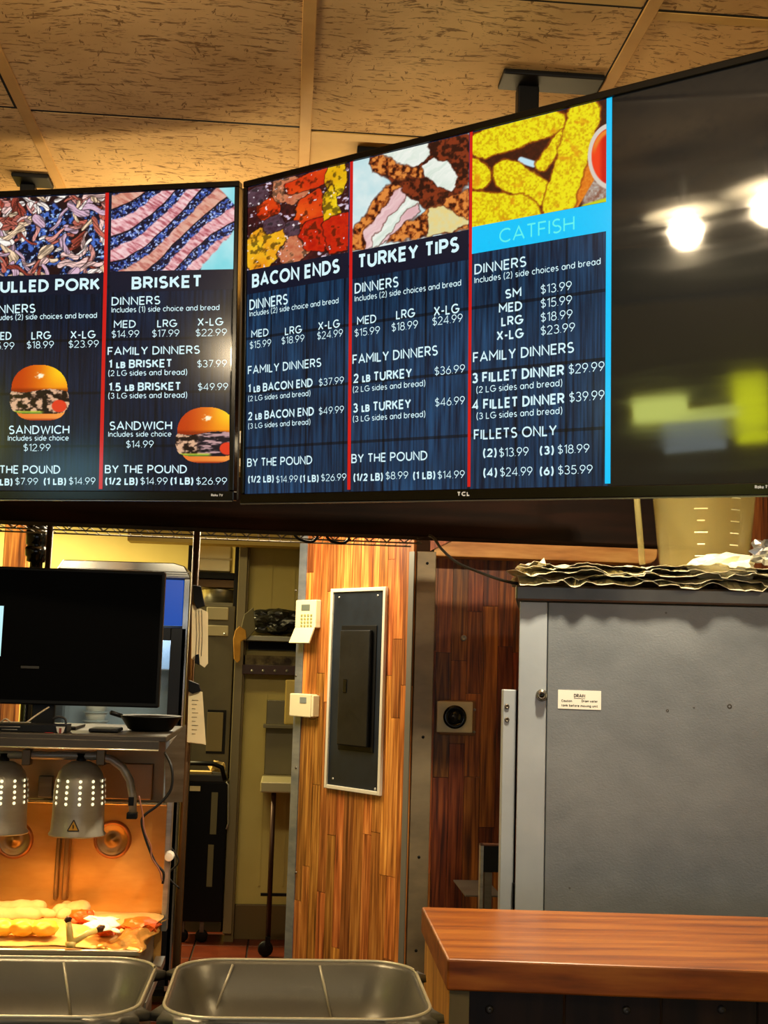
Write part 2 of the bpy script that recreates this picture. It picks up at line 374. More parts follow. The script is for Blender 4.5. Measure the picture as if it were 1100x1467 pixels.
# pale board over the shaded staves, rounded ends
Yb = Y2 - .10
x0, x1, z0, z1 = rect(607, 768, 942, 802, Yb)
pts = []
r = (z1 - z0) * .45
for cx, cz, a0 in ((x1 - r, z1 - r, 0), (x0 + r * .3, z1, 90), (x0 + r, z0 + r, 180), (x1 - r, z0 + r, 270)):
    if a0 == 90: pts.append((x0, z1)); continue
    pts += [(cx + r * cos(radians(a0 + t)), cz + r * sin(radians(a0 + t))) for t in (0, 22, 45, 67, 90)]
tb = struct(MB().prism(pts, Yb, Yb + .10).build('trim_4', MATS['pine'], None, .004))
x0b, x1b, z0b, z1b = rect(612, 772, 650, 792, Yb - .01)
MB().prism([(x0b, z0b), (x0b, z1b), (x1b, z1b)], Yb - .012, Yb).build('corner_block', MATS['stave_shaded'], tb)

# dark beam under the screens
YM = 3.75
x0 = P(-60, 745, YM).x; x1 = P(1000, 745, YM).x
zb = P(450, 762.5, YM).z
bm = struct(B(x0, x1, YM, YM + .12, zb, zb + .16).build('beam', MATS['beam_wood'], None, .003))

# ------------------------------------------------------------------ stroke lettering
def arc(cx, cy, rx, ry, a0, a1, n=None):
    n = n or max(3, int(abs(a1 - a0) / 24))
    return [(cx + rx * cos(radians(a0 + (a1 - a0) * i / n)), cy + ry * sin(radians(a0 + (a1 - a0) * i / n))) for i in range(n + 1)]
X = .70
G = {
 'A': (.80, [[(0, 0), (.4, 1), (.8, 0)], [(.13, .32), (.67, .32)]]),
 'B': (.62, [[(.3, .53)] + arc(.36, .765, .22, .235, -90, 90) + [(0, 1), (0, 0)] + arc(.38, .265, .24, .265, -90, 90) + [(0, .53)]]),
 'C': (.78, [arc(.47, .5, .47, .5, 48, 312)]),
 'D': (.72, [[(0, 0), (0, 1)] + arc(.24, .5, .48, .5, 90, -90) + [(0, 0)]]),
 'E': (.54, [[(.54, 1), (0, 1), (0, 0), (.54, 0)], [(0, .5), (.48, .5)]]),
 'F': (.52, [[(.52, 1), (0, 1), (0, 0)], [(0, .5), (.46, .5)]]),
 'G': (.84, [arc(.47, .5, .47, .5, 48, 350) + [(.94 * .9, .46), (.5, .46)]]),
 'H': (.68, [[(0, 0), (0, 1)], [(.68, 0), (.68, 1)], [(0, .5), (.68, .5)]]),
 'I': (.0, [[(0, 0), (0, 1)]]),
 'K': (.64, [[(0, 0), (0, 1)], [(.6, 1), (.02, .45)], [(.22, .62), (.64, 0)]]),
 'L': (.48, [[(0, 1), (0, 0), (.48, 0)]]),
 'M': (.86, [[(0, 0), (0, 1), (.43, .38), (.86, 1), (.86, 0)]]),
 'N': (.70, [[(0, 0), (0, 1), (.70, 0), (.70, 1)]]),
 'O': (.96, [arc(.48, .5, .48, .5, 0, 360, 18)]),
 'P': (.60, [[(0, 0), (0, 1)] + arc(.33, .725, .27, .275, 90, -90) + [(0, .45)]]),
 'R': (.62, [[(0, 0), (0, 1)] + arc(.33, .735, .27, .265, 90, -90) + [(0, .47)], [(.3, .47), (.62, 0)]]),
 'S': (.58, [arc(.30, .75, .27, .25, 40, 270) + arc(.29, .25, .29, .25, 90, -140)]),
 'T': (.60, [[(0, 1), (.6, 1)], [(.3, 1), (.3, 0)]]),
 'U': (.68, [[(0, 1), (0, .34)] + arc(.34, .34, .34, .34, 180, 360) + [(.68, 1)]]),
 'V': (.74, [[(0, 1), (.37, 0), (.74, 1)]]),
 'W': (1.1, [[(0, 1), (.28, 0), (.55, .9), (.82, 0), (1.1, 1)]]),
 'X': (.68, [[(0, 0), (.66, 1)], [(0, 1), (.68, 0)]]),
 'Y': (.70, [[(0, 1), (.35, .46), (.70, 1)], [(.35, .46), (.35, 0)]]),
 '0': (.62, [arc(.31, .5, .31, .5, 0, 360, 18)]),
 '1': (.24, [[(0, .84), (.24, 1), (.24, 0)]]),
 '2': (.56, [arc(.28, .72, .27, .28, 165, -30) + [(.0, 0), (.58, 0)]]),
 '3': (.56, [arc(.26, .76, .25, .24, 150, -90) + arc(.27, .26, .29, .26, 90, -150)]),
 '4': (.66, [[(.5, 0), (.5, 1), (0, .26), (.66, .26)]]),
 '5': (.56, [[(.52, 1), (.1, 1), (.06, .56)] + arc(.26, .31, .30, .31, 120, -145)]),
 '6': (.58, [[(.42, 1), (.07, .48)] + arc(.29, .3, .29, .3, 140, 500, 16)]),
 '7': (.54, [[(0, 1), (.54, 1), (.16, 0)]]),
 '8': (.58, [arc(.29, .76, .23, .24, 0, 360, 14), arc(.29, .27, .29, .27, 0, 360, 14)]),
 '9': (.58, [[(.16, 0), (.51, .52)] + arc(.29, .7, .29, .3, -40, 320, 16)]),
 '$': (.56, [arc(.30, .73, .26, .2, 40, 270) + arc(.29, .29, .28, .24, 90, -140), [(.29, 1.14), (.29, -.12)]]),
 '.': (.0, [[(0, 0), (0, .06)]]), ',': (.0, [[(0, .06), (-.06, -.14)]]), ':': (.0, [[(0, 0), (0, .06)], [(0, .5), (0, .56)]]),
 '-': (.34, [[(0, .42), (.34, .42)]]), '/': (.40, [[(0, -.06), (.4, 1.06)]]),
 '(': (.18, [arc(.36, .46, .36, .78, 122, 238, 8)]), ')': (.18, [arc(-.18, .46, .36, .78, 58, -58, 8)]),
 'a': (.56, [arc(.27, X / 2, .27, X / 2, 0, 360, 14), [(.56, X), (.56, 0)]]),
 'b': (.56, [[(0, 1.05), (0, 0)], arc(.29, X / 2, .27, X / 2, 0, 360, 14)]),
 'c': (.46, [arc(.3, X / 2, .3, X / 2, 50, 310)]),
 'd': (.56, [arc(.27, X / 2, .27, X / 2, 0, 360, 14), [(.56, 1.05), (.56, 0)]]),
 'e': (.56, [[(.02, X / 2), (.56, X / 2)] + arc(.29, X / 2, .28, X / 2, 8, 315)]),
 'f': (.28, [arc(.26, .82, .16, .2, 80, 180) + [(.1, 0)], [(0, X), (.28, X)]]),
 'g': (.54, [arc(.27, X / 2, .27, X / 2, 0, 360, 14), [(.54, X), (.54, -.1)] + arc(.27, -.1, .27, .18, 0, -150)]),
 'h': (.48, [[(0, 1.05), (0, 0)], arc(.24, X - .26, .24, .26, 180, 0) + [(.48, 0)]]),
 'i': (.0, [[(0, 0), (0, X)], [(0, .94), (0, 1.0)]]),
 'k': (.44, [[(0, 1.05), (0, 0)], [(.42, X), (.02, .28)], [(.16, .42), (.44, 0)]]),
 'l': (.0, [[(0, 0), (0, 1.05)]]),
 'm': (.84, [[(0, X), (0, 0)], arc(.21, X - .22, .21, .22, 180, 0) + [(.42, 0)], arc(.63, X - .22, .21, .22, 180, 0) + [(.84, 0)]]),
 'n': (.48, [[(0, X), (0, 0)], arc(.24, X - .26, .24, .26, 180, 0) + [(.48, 0)]]),
 'o': (.56, [arc(.28, X / 2, .28, X / 2, 0, 360, 14)]),
 'r': (.26, [[(0, X), (0, 0)], arc(.24, X - .26, .24, .26, 180, 75)]),
 's': (.40, [arc(.21, X * .74, .18, X * .26, 40, 270) + arc(.2, X * .24, .2, X * .24, 90, -140)]),
 't': (.28, [[(.1, .95), (.1, .14)] + arc(.24, .14, .14, .14, 180, 290), [(0, X), (.3, X)]]),
 'u': (.48, [[(0, X), (0, .25)] + arc(.24, .25, .24, .25, 180, 360) + [(.48, X)], [(.48, .3), (.48, 0)]]),
 'v': (.50, [[(0, X), (.25, 0), (.50, X)]]),
 'w': (.74, [[(0, X), (.2, 0), (.37, .62), (.54, 0), (.74, X)]]),
}
def ribbon(pts, h, closed):
    n = len(pts); vs = []; P2 = [Vector(p) for p in pts]
    if closed: P2 = P2[:-1]; n -= 1
    for i in range(n):
        a = P2[i - 1] if (i > 0 or closed) else P2[i]; b = P2[(i + 1) % n] if (i < n - 1 or closed) else P2[i]
        d1 = (P2[i] - a); d2 = (b - P2[i])
        if d1.length < 1e-6: d1 = d2
        if d2.length < 1e-6: d2 = d1
        d1 = d1.normalized(); d2 = d2.normalized(); n1 = Vector((-d1.y, d1.x)); n22 = Vector((-d2.y, d2.x))
        m = n1 + n22
        m = n1 if m.length < .2 else m.normalized()
        k = min(1 / max(m.dot(n1), .35), 1.9); vs += [P2[i] + m * h * k, P2[i] - m * h * k]
    q = n if closed else n - 1
    return vs, [(2 * i, 2 * i + 1, (2 * ((i + 1) % n)) + 1, 2 * ((i + 1) % n)) for i in range(q)]
def text_mesh(mb, s, x0, x1, z0, cap, wt, y, small=None):
    """lay string s between x0 and x1 on baseline z0, cap height cap, stroke wt (share of cap)"""
    gap = .13 + wt; pen = 0; glyphs = []
    for i, ch in enumerate(s):
        if ch == ' ': pen += .30 + wt * .8; continue
        sc = small[1] if small and small[0][i] else 1
        g = G[ch]; glyphs.append((g, pen, sc)); pen += (g[0] + gap) * sc
    tot = pen - gap + wt; fx = (x1 - x0) / max(tot, .01); ht = wt / 2
    for g, px, sc in glyphs:
        for st in g[1]:
            pts = [((px + (x * sc) + ht) * fx / cap, (y_ * sc) * (1 - wt) + ht) for x, y_ in st]
            cl = len(st) > 4 and abs(st[0][0] - st[-1][0]) < 1e-3 and abs(st[0][1] - st[-1][1]) < 1e-3
            vs, fs = ribbon(pts, ht, cl)
            mb.add([(x0 + v.x * cap, y, z0 + v.y * cap) for v in vs], fs)

# ------------------------------------------------------------------ pictures shown on the screens (flat print, painted per vertex)
def vnoise(x, y, seed=0):
    xi = np.floor(x).astype(int); yi = np.floor(y).astype(int); xf = x - xi; yf = y - yi
    def h(a, b):
        n = (a * 374761393 + b * 668265263 + seed * 982451653) & 0x7fffffff
        n = ((n ^ (n >> 13)) * 1274126177) & 0x7fffffff
        return ((n ^ (n >> 16)) & 0xffff) / 65535.
    u = xf * xf * (3 - 2 * xf); v = yf * yf * (3 - 2 * yf)
    return (h(xi, yi) * (1 - u) + h(xi + 1, yi) * u) * (1 - v) + (h(xi, yi + 1) * (1 - u) + h(xi + 1, yi + 1) * u) * v
def fbm(x, y, seed=0, o=4):
    r = 0; a = .5; t = 0
    for i in range(o): r = r + a * vnoise(x * 2 ** i, y * 2 ** i, seed + i); t += a; a *= .5
    return r / t
def voro(x, y, seed=0):
    xi = np.floor(x).astype(int); yi = np.floor(y).astype(int); d1 = np.full(x.shape, 9.); d2 = d1.copy(); idd = np.zeros(x.shape)
    def h(a, b, k):
        n = (a * 374761393 + b * 668265263 + (seed + k) * 982451653) & 0x7fffffff
        n = ((n ^ (n >> 13)) * 1274126177) & 0x7fffffff
        return ((n ^ (n >> 16)) & 0xffff) / 65535.
    for i in (-1, 0, 1):
        for j in (-1, 0, 1):
            cx = xi + i + h(xi + i, yi + j, 1); cy = yi + j + h(xi + i, yi + j, 2); d = np.hypot(x - cx, y - cy); hh = h(xi + i, yi + j, 3)
            m = d < d1; d2 = np.where(m, d1, np.minimum(d2, d)); idd = np.where(m, hh, idd); d1 = np.where(m, d, d1)
    return d1, d2 - d1, idd
def mixc(a, b, t):
    t = np.clip(t, 0, 1)[..., None]; return np.asarray(a, float) * (1 - t) + np.asarray(b, float) * t
def sst(a, b, x): t = np.clip((x - a) / (b - a), 0, 1); return t * t * (3 - 2 * t)
def cap_sdf(x, y, ax, ay, bx, by, r):
    px, py = x - ax, y - ay; dx, dy = bx - ax, by - ay; t = np.clip((px * dx + py * dy) / (dx * dx + dy * dy), 0, 1)
    return np.hypot(px - dx * t, py - dy * t) - r

def pic_brisket(s, t):
    x = s * 1.5; y = t; c = fbm(x * 3, y * 3, 3)
    d = y * 1.0 - x * .60 + .16 * np.sin(x * 3.0 + .6) + .10 * (c - .5)
    k = d * 3.0 + .35; f = k - np.floor(k); idn = np.floor(k)
    u = x * .86 + y * .5; v = y * .86 - x * .5
    meat = mixc((206, 118, 128), (250, 214, 214), fbm(u * 9, v * 30, 5, 4))
    fib = fbm(u * 46 + v * 22, v * 12, 9, 3); meat = mixc(meat, (166, 76, 88), sst(.52, .72, fib) * .8); meat = mixc(meat, (255, 238, 236), sst(.5, .3, fib) * .5)
    meat = mixc(meat, (206, 140, 96), sst(.3, .8, np.sin(idn * 2.3 + 1) * .5 + .4 * c) * .6)
    bark = mixc((10, 14, 44), (64, 92, 176), sst(.48, .66, fbm(x * 38, y * 38, 12, 3))); bark = mixc(bark, (176, 196, 246), sst(.64, .74, fbm(x * 50, y * 50, 14, 2)))
    e = sst(.52, .60, f + .16 * (fbm(x * 14, y * 14, 2) - .5)); col = mixc(meat, bark, e); col = mixc(col, (14, 8, 20), sst(.93, .99, f) + sst(.04, .0, f))
    bg = mixc((96, 206, 218), (196, 236, 240), fbm(x * 3, y * 3, 8)); m = sst(0, .025, x - 1.06 - y * .9 + .10 * (fbm(x * 12, y * 12, 6) - .5)) * sst(.52, .46, y); col = mixc(col, bg, m)
    m2 = sst(0, .02, x - 1.30 - (1 - y) * .9 + .06 * (c - .5)); return mixc(col, bg, m2 * (y > .6))
def pic_pork(s, t):
    x = s * 1.7; y = t; col = np.zeros(x.shape + (3,)) + np.array((34, 14, 18.)); rnd = random.Random(4)
    b = fbm(x * 3.0, y * 3.0, 21, 3); bark = mixc((8, 12, 36), (70, 108, 196), sst(.46, .66, fbm(x * 26, y * 26, 23, 3))); bark = mixc(bark, (170, 200, 240), sst(.66, .76, fbm(x * 34, y * 34, 24, 2))); col = mixc(col, bark, sst(.44, .56, b))
    pal = [(238, 196, 188), (220, 150, 140), (250, 232, 224), (190, 100, 84), (206, 170, 190), (150, 62, 48), (240, 206, 170)]
    for k in range(210):
        ax, ay = rnd.uniform(-.1, 1.8), rnd.uniform(-.1, 1.1); an = rnd.uniform(0, 6.28); L_ = rnd.uniform(.08, .34); r_ = rnd.uniform(.014, .045); c = pal[k % 7]
        if vnoise(np.array([ax * 3.]), np.array([ay * 3.]), 21)[0] > .80: continue
        bx, by = ax + L_ * cos(an), ay + L_ * sin(an); m = (np.abs(x - (ax + bx) / 2) < .25) & (np.abs(y - (ay + by) / 2) < .25)
        d = cap_sdf(x + .03 * np.sin(y * 22 + k), y + .03 * np.sin(x * 20), ax, ay, bx, by, r_)
        px = (x - ax) * cos(an) + (y - ay) * sin(an); pv = -(x - ax) * sin(an) + (y - ay) * cos(an); st = fbm(px * 7 + k, pv * 90, k, 2)
        cc = mixc(np.array(c) * .55, np.array(c) * 1.08, sst(.3, .6, st)); col = mixc(col, (20, 6, 10), sst(.014, .0, np.abs(d)) * .8); col = mixc(col, cc, sst(.003, -.004, d))
    return col
def pic_bacon(s, t):
    x = s * 1.1; y = t; n = fbm(x * 7, y * 7, 31, 4); n2 = fbm(x * 20, y * 20, 33, 3)
    col = mixc((26, 10, 14), (92, 30, 30), n2); sp0 = fbm(x * 16 + y * 5, y * 22, 71, 3); col = mixc(col, (214, 196, 216), sst(.62, .7, sp0))
    P_ = [(.18, .22, .24, .20, .5, 'y'), (.55, .14, .18, .14, .9, 'p'), (.24, .70, .10, .10, .2, 'r'), (.48, .84, .16, .12, -.5, 'p'), (.70, .56, .16, .14, .4, 'r'), (.70, .90, .20, .07, .2, 'r'), (.80, .26, .15, .15, .1, 'R'), (.50, .40, .07, .07, 0, 'k'), (.97, .84, .08, .20, 0, 'Y'), (.93, .50, .07, .22, .1, 'Y'), (1.02, .22, .14, .17, .2, 'R'), (.08, .86, .12, .08, .3, 'k'), (.30, .48, .10, .08, .3, 'k')]
    for (cx, cy, rx, ry, an, kd) in P_:
        u = (x - cx) * cos(an) + (y - cy) * sin(an); v = -(x - cx) * sin(an) + (y - cy) * cos(an); d = .82 * (np.maximum(np.abs(u) / rx, np.abs(v) / ry) * .45 + .55 * np.hypot(u / rx, v / ry)) + .9 * (n - .5)
        base = {'y': mixc((226, 120, 16), (250, 214, 40), n), 'p': mixc((176, 76, 50), (232, 170, 120), n2), 'r': mixc((196, 30, 6), (240, 104, 24), n), 'R': mixc((170, 14, 4), (228, 60, 12), n2), 'k': mixc((50, 24, 34), (120, 96, 110), n2), 'Y': mixc((220, 150, 8), (248, 230, 30), n)}[kd]
        base = mixc(base, np.asarray(base) * .5, sst(.55, .7, n2)); col = mixc(col, (30, 8, 8), sst(.10, 0, np.abs(d - 1.0)) * .9); col = mixc(col, base, sst(1.02, .94, d))
    sp = fbm(x * 30 + y * 8, y * 30, 61, 3); return mixc(col, (250, 238, 240), sst(.77, .83, sp))
def pic_turkey(s, t):
    X_ = 537 + s * 535; Yt = 100 - .2 * (X_ - 537); Yb = 520 - .196 * (X_ - 537); Y_ = Yb + (Yt - Yb) * t
    n = fbm(X_ / 60, Y_ / 60, 3, 5); nf = fbm(X_ / 16, Y_ / 16, 8, 4); wx = X_ + 50 * (n - .5); wy = Y_ + 50 * (fbm(X_ / 50, Y_ / 50, 5, 4) - .5)
    col = mixc((176, 216, 222), (232, 240, 236), n)
    crust = mixc((120, 48, 14), (222, 136, 60), sst(.34, .62, nf)); crust = mixc(crust, (48, 16, 8), sst(.40, .28, nf)); dk = mixc((44, 14, 8), (130, 50, 22), sst(.4, .65, nf))
    st = fbm((wx + wy) / 14, (wx - wy) / 120, 14, 3)
    W_ = mixc((206, 222, 206), (248, 248, 240), st); Pk = mixc((212, 160, 166), (244, 216, 212), st); Gr = mixc((214, 214, 170), (236, 206, 120), nf)
    def poly(pts):
        d = np.full(X_.shape, -1e9); m = len(pts)
        for i in range(m):
            (ax, ay), (bx, by) = pts[i], pts[(i + 1) % m]; l = hypot(bx - ax, by - ay); d = np.maximum(d, ((by - ay) * (wx - ax) - (bx - ax) * (wy - ay)) / l)
        return d
    for base, pts in ((dk, [(760, 230), (900, 330), (1080, 210), (1080, 0), (640, 0), (620, 110), (700, 180)][::1]),
                      (crust, [(540, 510), (600, 500), (790, 230), (760, 195), (700, 215), (560, 400)]), (Pk, [(600, 500), (660, 480), (800, 270), (790, 215), (740, 235), (600, 430)]),
                      (W_, [(640, 500), (700, 480), (840, 330), (850, 290), (800, 262), (640, 450)]), (Pk, [(690, 480), (720, 470), (850, 330), (840, 300), (800, 330)]),
                      (crust, [(720, 480), (1080, 410), (1080, 230), (960, 270), (840, 360), (730, 430)]), (Gr, [(890, 450), (1060, 400), (1080, 380), (950, 300), (905, 320)]),
                      (W_, [(660, 80), (780, 160), (890, 90), (880, 20), (760, 10)]), (crust, [(625, 90), (640, 150), (760, 180), (850, 190), (860, 150), (760, 110), (690, 75)]),
                      (dk, [(770, 190), (800, 260), (900, 300), (990, 240), (900, 180), (840, 160)]), (crust, [(780, 160), (860, 190), (870, 140), (800, 140)]),
                      (W_, [(860, 130), (880, 190), (990, 240), (1030, 180), (970, 110), (920, 95)])):
        a2 = sum(pts[i][0] * pts[(i + 1) % len(pts)][1] - pts[(i + 1) % len(pts)][0] * pts[i][1] for i in range(len(pts)))
        if a2 < 0: pts = pts[::-1]
        d = poly(pts); col = mixc(col, (70, 28, 18), sst(9, 0, np.abs(d)) * .7); col = mixc(col, base, sst(3, -4, d))
    return col
def pic_catfish(s, t):
    X_ = 80 + s * 880; Yt = 322 - .27 * (X_ - 80); Yb = 942 - .19 * (X_ - 80); Y_ = Yb + (Yt - Yb) * t
    n = fbm(X_ / 60, Y_ / 60, 3, 4); nf = fbm(X_ / 13, Y_ / 13, 8, 3); col = mixc((34, 10, 6), (80, 26, 12), nf)
    col = mixc(col, (190, 226, 240), sst(6, -6, cap_sdf(X_, Y_, 420, 495, 500, 520, 22)))
    col = mixc(col, mixc((200, 206, 196), (120, 60, 40), nf), sst(760, 800, X_ - .2 * Y_ + 120) * sst(560, 640, Y_))
    or_ = cap_sdf(X_, Y_, 730, 800, 860, 560, 55); col = mixc(col, mixc((206, 96, 12), (236, 150, 40), nf), sst(6, -6, or_))
    gold = mixc((208, 168, 8), (236, 224, 20), sst(.25, .6, nf)); gold = mixc(gold, (216, 140, 14), sst(.64, .85, n) * .8)
    for sd in (cap_sdf(X_, Y_, 150, 400, 620, 240, 88), cap_sdf(X_, Y_, 90, 590, 110, 600, 100), cap_sdf(X_, Y_, 330, 590, 520, 700, 100), cap_sdf(X_, Y_, 90, 830, 420, 860, 130), cap_sdf(X_, Y_, 560, 520, 690, 330, 45),
               cap_sdf(X_, Y_, 660, 800, 830, 180, 98)):
        d = sd + 34 * (n - .5) + 14 * (nf - .5); col = mixc(col, (150, 70, 6), sst(16, 2, np.abs(d)) * .8); col = mixc(col, gold, sst(4, -8, d))
    e = np.hypot((X_ - 1000) / 155, (Y_ - 470) / 230); col = mixc(col, (214, 204, 190), sst(1.0, .97, e)); col = mixc(col, mixc((196, 16, 4), (236, 60, 20), sst(.6, .9, (1000 - X_) / 130 + .2)), sst(.86, .82, e)); col = mixc(col, (230, 130, 40), sst(.84, .8, e) * sst(.62, .74, e) * sst(480, 380, Y_))
    return mixc(col, (196, 206, 20), sst(8, -8, cap_sdf(X_, Y_, 840, 830, 970, 790, 42)))
def pic_burger(s, t, beef=False):
    x = s; y = t; n = fbm(x * 9, y * 9, 3, 4); nf = fbm(x * 26, y * 26, 6, 3); al = np.zeros_like(x)
    top = (np.abs((x - .5) / .46) ** 2.2 + np.abs((y - .54) / .45) ** 2.2 < 1) & (y > .53 - .03 * np.sin(x * 7))
    bot = (np.abs((x - .52) / .40) ** 3 + np.abs((y - .2) / .2) ** 2.2 < 1) & (y < .22)
    mid = (np.abs((x - .5) / (.48 + .06 * (n - .5))) ** 4 + np.abs((y - .36) / .24) ** 4 < 1) & ~top
    tc = mixc((190, 60, 6), (250, 150, 20), sst(.1, .8, x)); tc = mixc(tc, (252, 214, 30), sst(.5, .9, x) * sst(.5, .9, y)); tc = mixc(tc, (255, 246, 210), sst(.10, .05, np.hypot(x - .5, (y - .8) * 1.3)) * sst(.35, .6, nf))
    tc = mixc(tc, (110, 26, 4), sst(.60, .53, y) * .6)
    mc = mixc((26, 12, 12), (222, 176, 140), sst(.42, .62, fbm(x * 12, y * 16, 13, 4)))
    if beef: mc = mixc(mc, mixc((24, 18, 30), (190, 150, 150), sst(.45, .6, fbm(x * 6, y * 30, 17, 3))), sst(.3, .45, x))
    mc = mixc(mc, (222, 60, 30), sst(.13, .11, np.hypot(x - .82, (y - .26) * 1.1))); mc = mixc(mc, (70, 120, 40), sst(.04, .0, np.abs(y - .14)) * sst(.6, .5, x)); mc = mixc(mc, (206, 214, 60), sst(.03, .0, np.abs(y - .16)) * sst(.6, .5, x) * .7)
    bc = mixc((226, 110, 40), (250, 160, 70), x); bc = mixc(bc, (150, 40, 10), sst(.06, 0, y))
    col = np.zeros(x.shape + (3,)); col[bot] = bc[bot]; al[bot] = 1; col[mid] = mc[mid]; al[mid] = 1; col[top] = tc[top]; al[top] = 1; return col, al

def screen_mat(name, attr=None, c=(5, 5, 6)):
    m = bpy.data.materials.new(name); m.use_nodes = True; nt = m.node_tree; b = nt.nodes['Principled BSDF']
    b.inputs['Base Color'].default_value = (.004, .004, .005, 1); b.inputs['Roughness'].default_value = .13; b.inputs['Emission Strength'].default_value = 1
    if attr:
        n = nt.nodes.new('ShaderNodeAttribute'); n.attribute_name = attr; nt.links.new(n.outputs['Color'], b.inputs['Emission Color'])
    else: b.inputs['Emission Color'].default_value = rgba(c)
    return m
def glass_mat():
    """dark screen glass, dusty and wiped in arcs"""
    m = bpy.data.materials.new('screen_glass'); m.use_nodes = True; nt = m.node_tree; N = nt.nodes; L = nt.links; b = N['Principled BSDF']
    b.inputs['Base Color'].default_value = (.006, .006, .007, 1); b.inputs['Specular IOR Level'].default_value = .55
    b.inputs['Emission Color'].default_value = rgba((12, 15, 16)); b.inputs['Emission Strength'].default_value = 1
    b.inputs['Coat Weight'].default_value = .07; b.inputs['Coat Roughness'].default_value = .3
    tc = N.new('ShaderNodeTexCoord'); mp = N.new('ShaderNodeMapping'); mp.inputs['Rotation'].default_value = (0, .5, 0); mp.inputs['Scale'].default_value = (2, 2, 22)
    n = N.new('ShaderNodeTexNoise'); n.inputs['Scale'].default_value = 1.6; n.inputs['Detail'].default_value = 5; n.inputs['Distortion'].default_value = .5
    L.new(tc.outputs['Object'], mp.inputs[0]); L.new(mp.outputs[0], n.inputs['Vector'])
    r = N.new('ShaderNodeMapRange'); r.inputs['From Min'].default_value = .35; r.inputs['From Max'].default_value = .8; r.inputs['To Min'].default_value = .035; r.inputs['To Max'].default_value = .10
    L.new(n.outputs['Fac'], r.inputs[0]); L.new(r.outputs[0], b.inputs['Roughness']); return m
def board_mat(name, c1, c2, seam, top):
    """blue-black planks drawn behind the menu"""
    m = bpy.data.materials.new(name); m.use_nodes = True; nt = m.node_tree; N = nt.nodes; L = nt.links; b = N['Principled BSDF']
    b.inputs['Base Color'].default_value = (.004, .004, .005, 1); b.inputs['Roughness'].default_value = .13; b.inputs['Emission Strength'].default_value = 1
    tc = N.new('ShaderNodeTexCoord'); mp = N.new('ShaderNodeMapping'); mp.inputs['Scale'].default_value = (150, 1, 7); L.new(tc.outputs['Object'], mp.inputs[0])
    n = N.new('ShaderNodeTexNoise'); n.inputs['Scale'].default_value = 1; n.inputs['Detail'].default_value = 4; L.new(mp.outputs[0], n.inputs['Vector'])
    r = N.new('ShaderNodeValToRGB'); e = r.color_ramp.elements; e[0].position = .35; e[0].color = rgba(c1); e[1].position = .75; e[1].color = rgba(c2); L.new(n.outputs['Fac'], r.inputs[0])
    n3 = N.new('ShaderNodeTexNoise'); n3.inputs['Scale'].default_value = 4; L.new(tc.outputs['Object'], n3.inputs['Vector'])
    mr = N.new('ShaderNodeMapRange'); mr.inputs['From Min'].default_value = .3; mr.inputs['From Max'].default_value = .7; mr.inputs['To Min'].default_value = .55; mr.inputs['To Max'].default_value = 1.25; L.new(n3.outputs['Fac'], mr.inputs[0])
    sx = N.new('ShaderNodeSeparateXYZ'); L.new(tc.outputs['Object'], sx.inputs[0]); cur = mr.outputs[0]
    for axis, per, wd_ in ((0, .1063, .045), (2, .121, .05)):
        d = N.new('ShaderNodeMath'); d.operation = 'DIVIDE'; d.inputs[1].default_value = per; L.new(sx.outputs[axis], d.inputs[0])
        f = N.new('ShaderNodeMath'); f.operation = 'FRACT'; L.new(d.outputs[0], f.inputs[0])
        g = N.new('ShaderNodeMath'); g.operation = 'GREATER_THAN'; g.inputs[1].default_value = wd_; L.new(f.outputs[0], g.inputs[0])
        h = N.new('ShaderNodeMapRange'); h.inputs['To Min'].default_value = seam; L.new(g.outputs[0], h.inputs[0])
        k = N.new('ShaderNodeMath'); k.operation = 'MULTIPLY'; L.new(cur, k.inputs[0]); L.new(h.outputs[0], k.inputs[1]); cur = k.outputs[0]
    v = N.new('ShaderNodeVectorMath'); v.operation = 'SCALE'; L.new(r.outputs[0], v.inputs[0]); L.new(cur, v.inputs['Scale']); L.new(v.outputs[0], b.inputs['Emission Color']); return m
GLASS = glass_mat(); PICM = screen_mat('picture_print', 'Col')
CY = screen_mat('cyan_print', c=(10, 196, 250)); RED = screen_mat('red_print', c=(206, 26, 22)); TXT = screen_mat('white_print', c=(214, 244, 250)); TXC = screen_mat('pale_cyan_print', c=(96, 240, 236)); NAVY = screen_mat('navy_print', c=(14, 20, 40))
BOARD_A = board_mat('menu_planks_left', (4, 10, 26), (16, 34, 62), .4, 0)
BOARD_B = board_mat('menu_planks_right', (8, 22, 44), (34, 74, 112), .3, 0)
LOGO = mat('logo_white', (220, 220, 220), .5, emit=(90, 90, 90), estr=1)

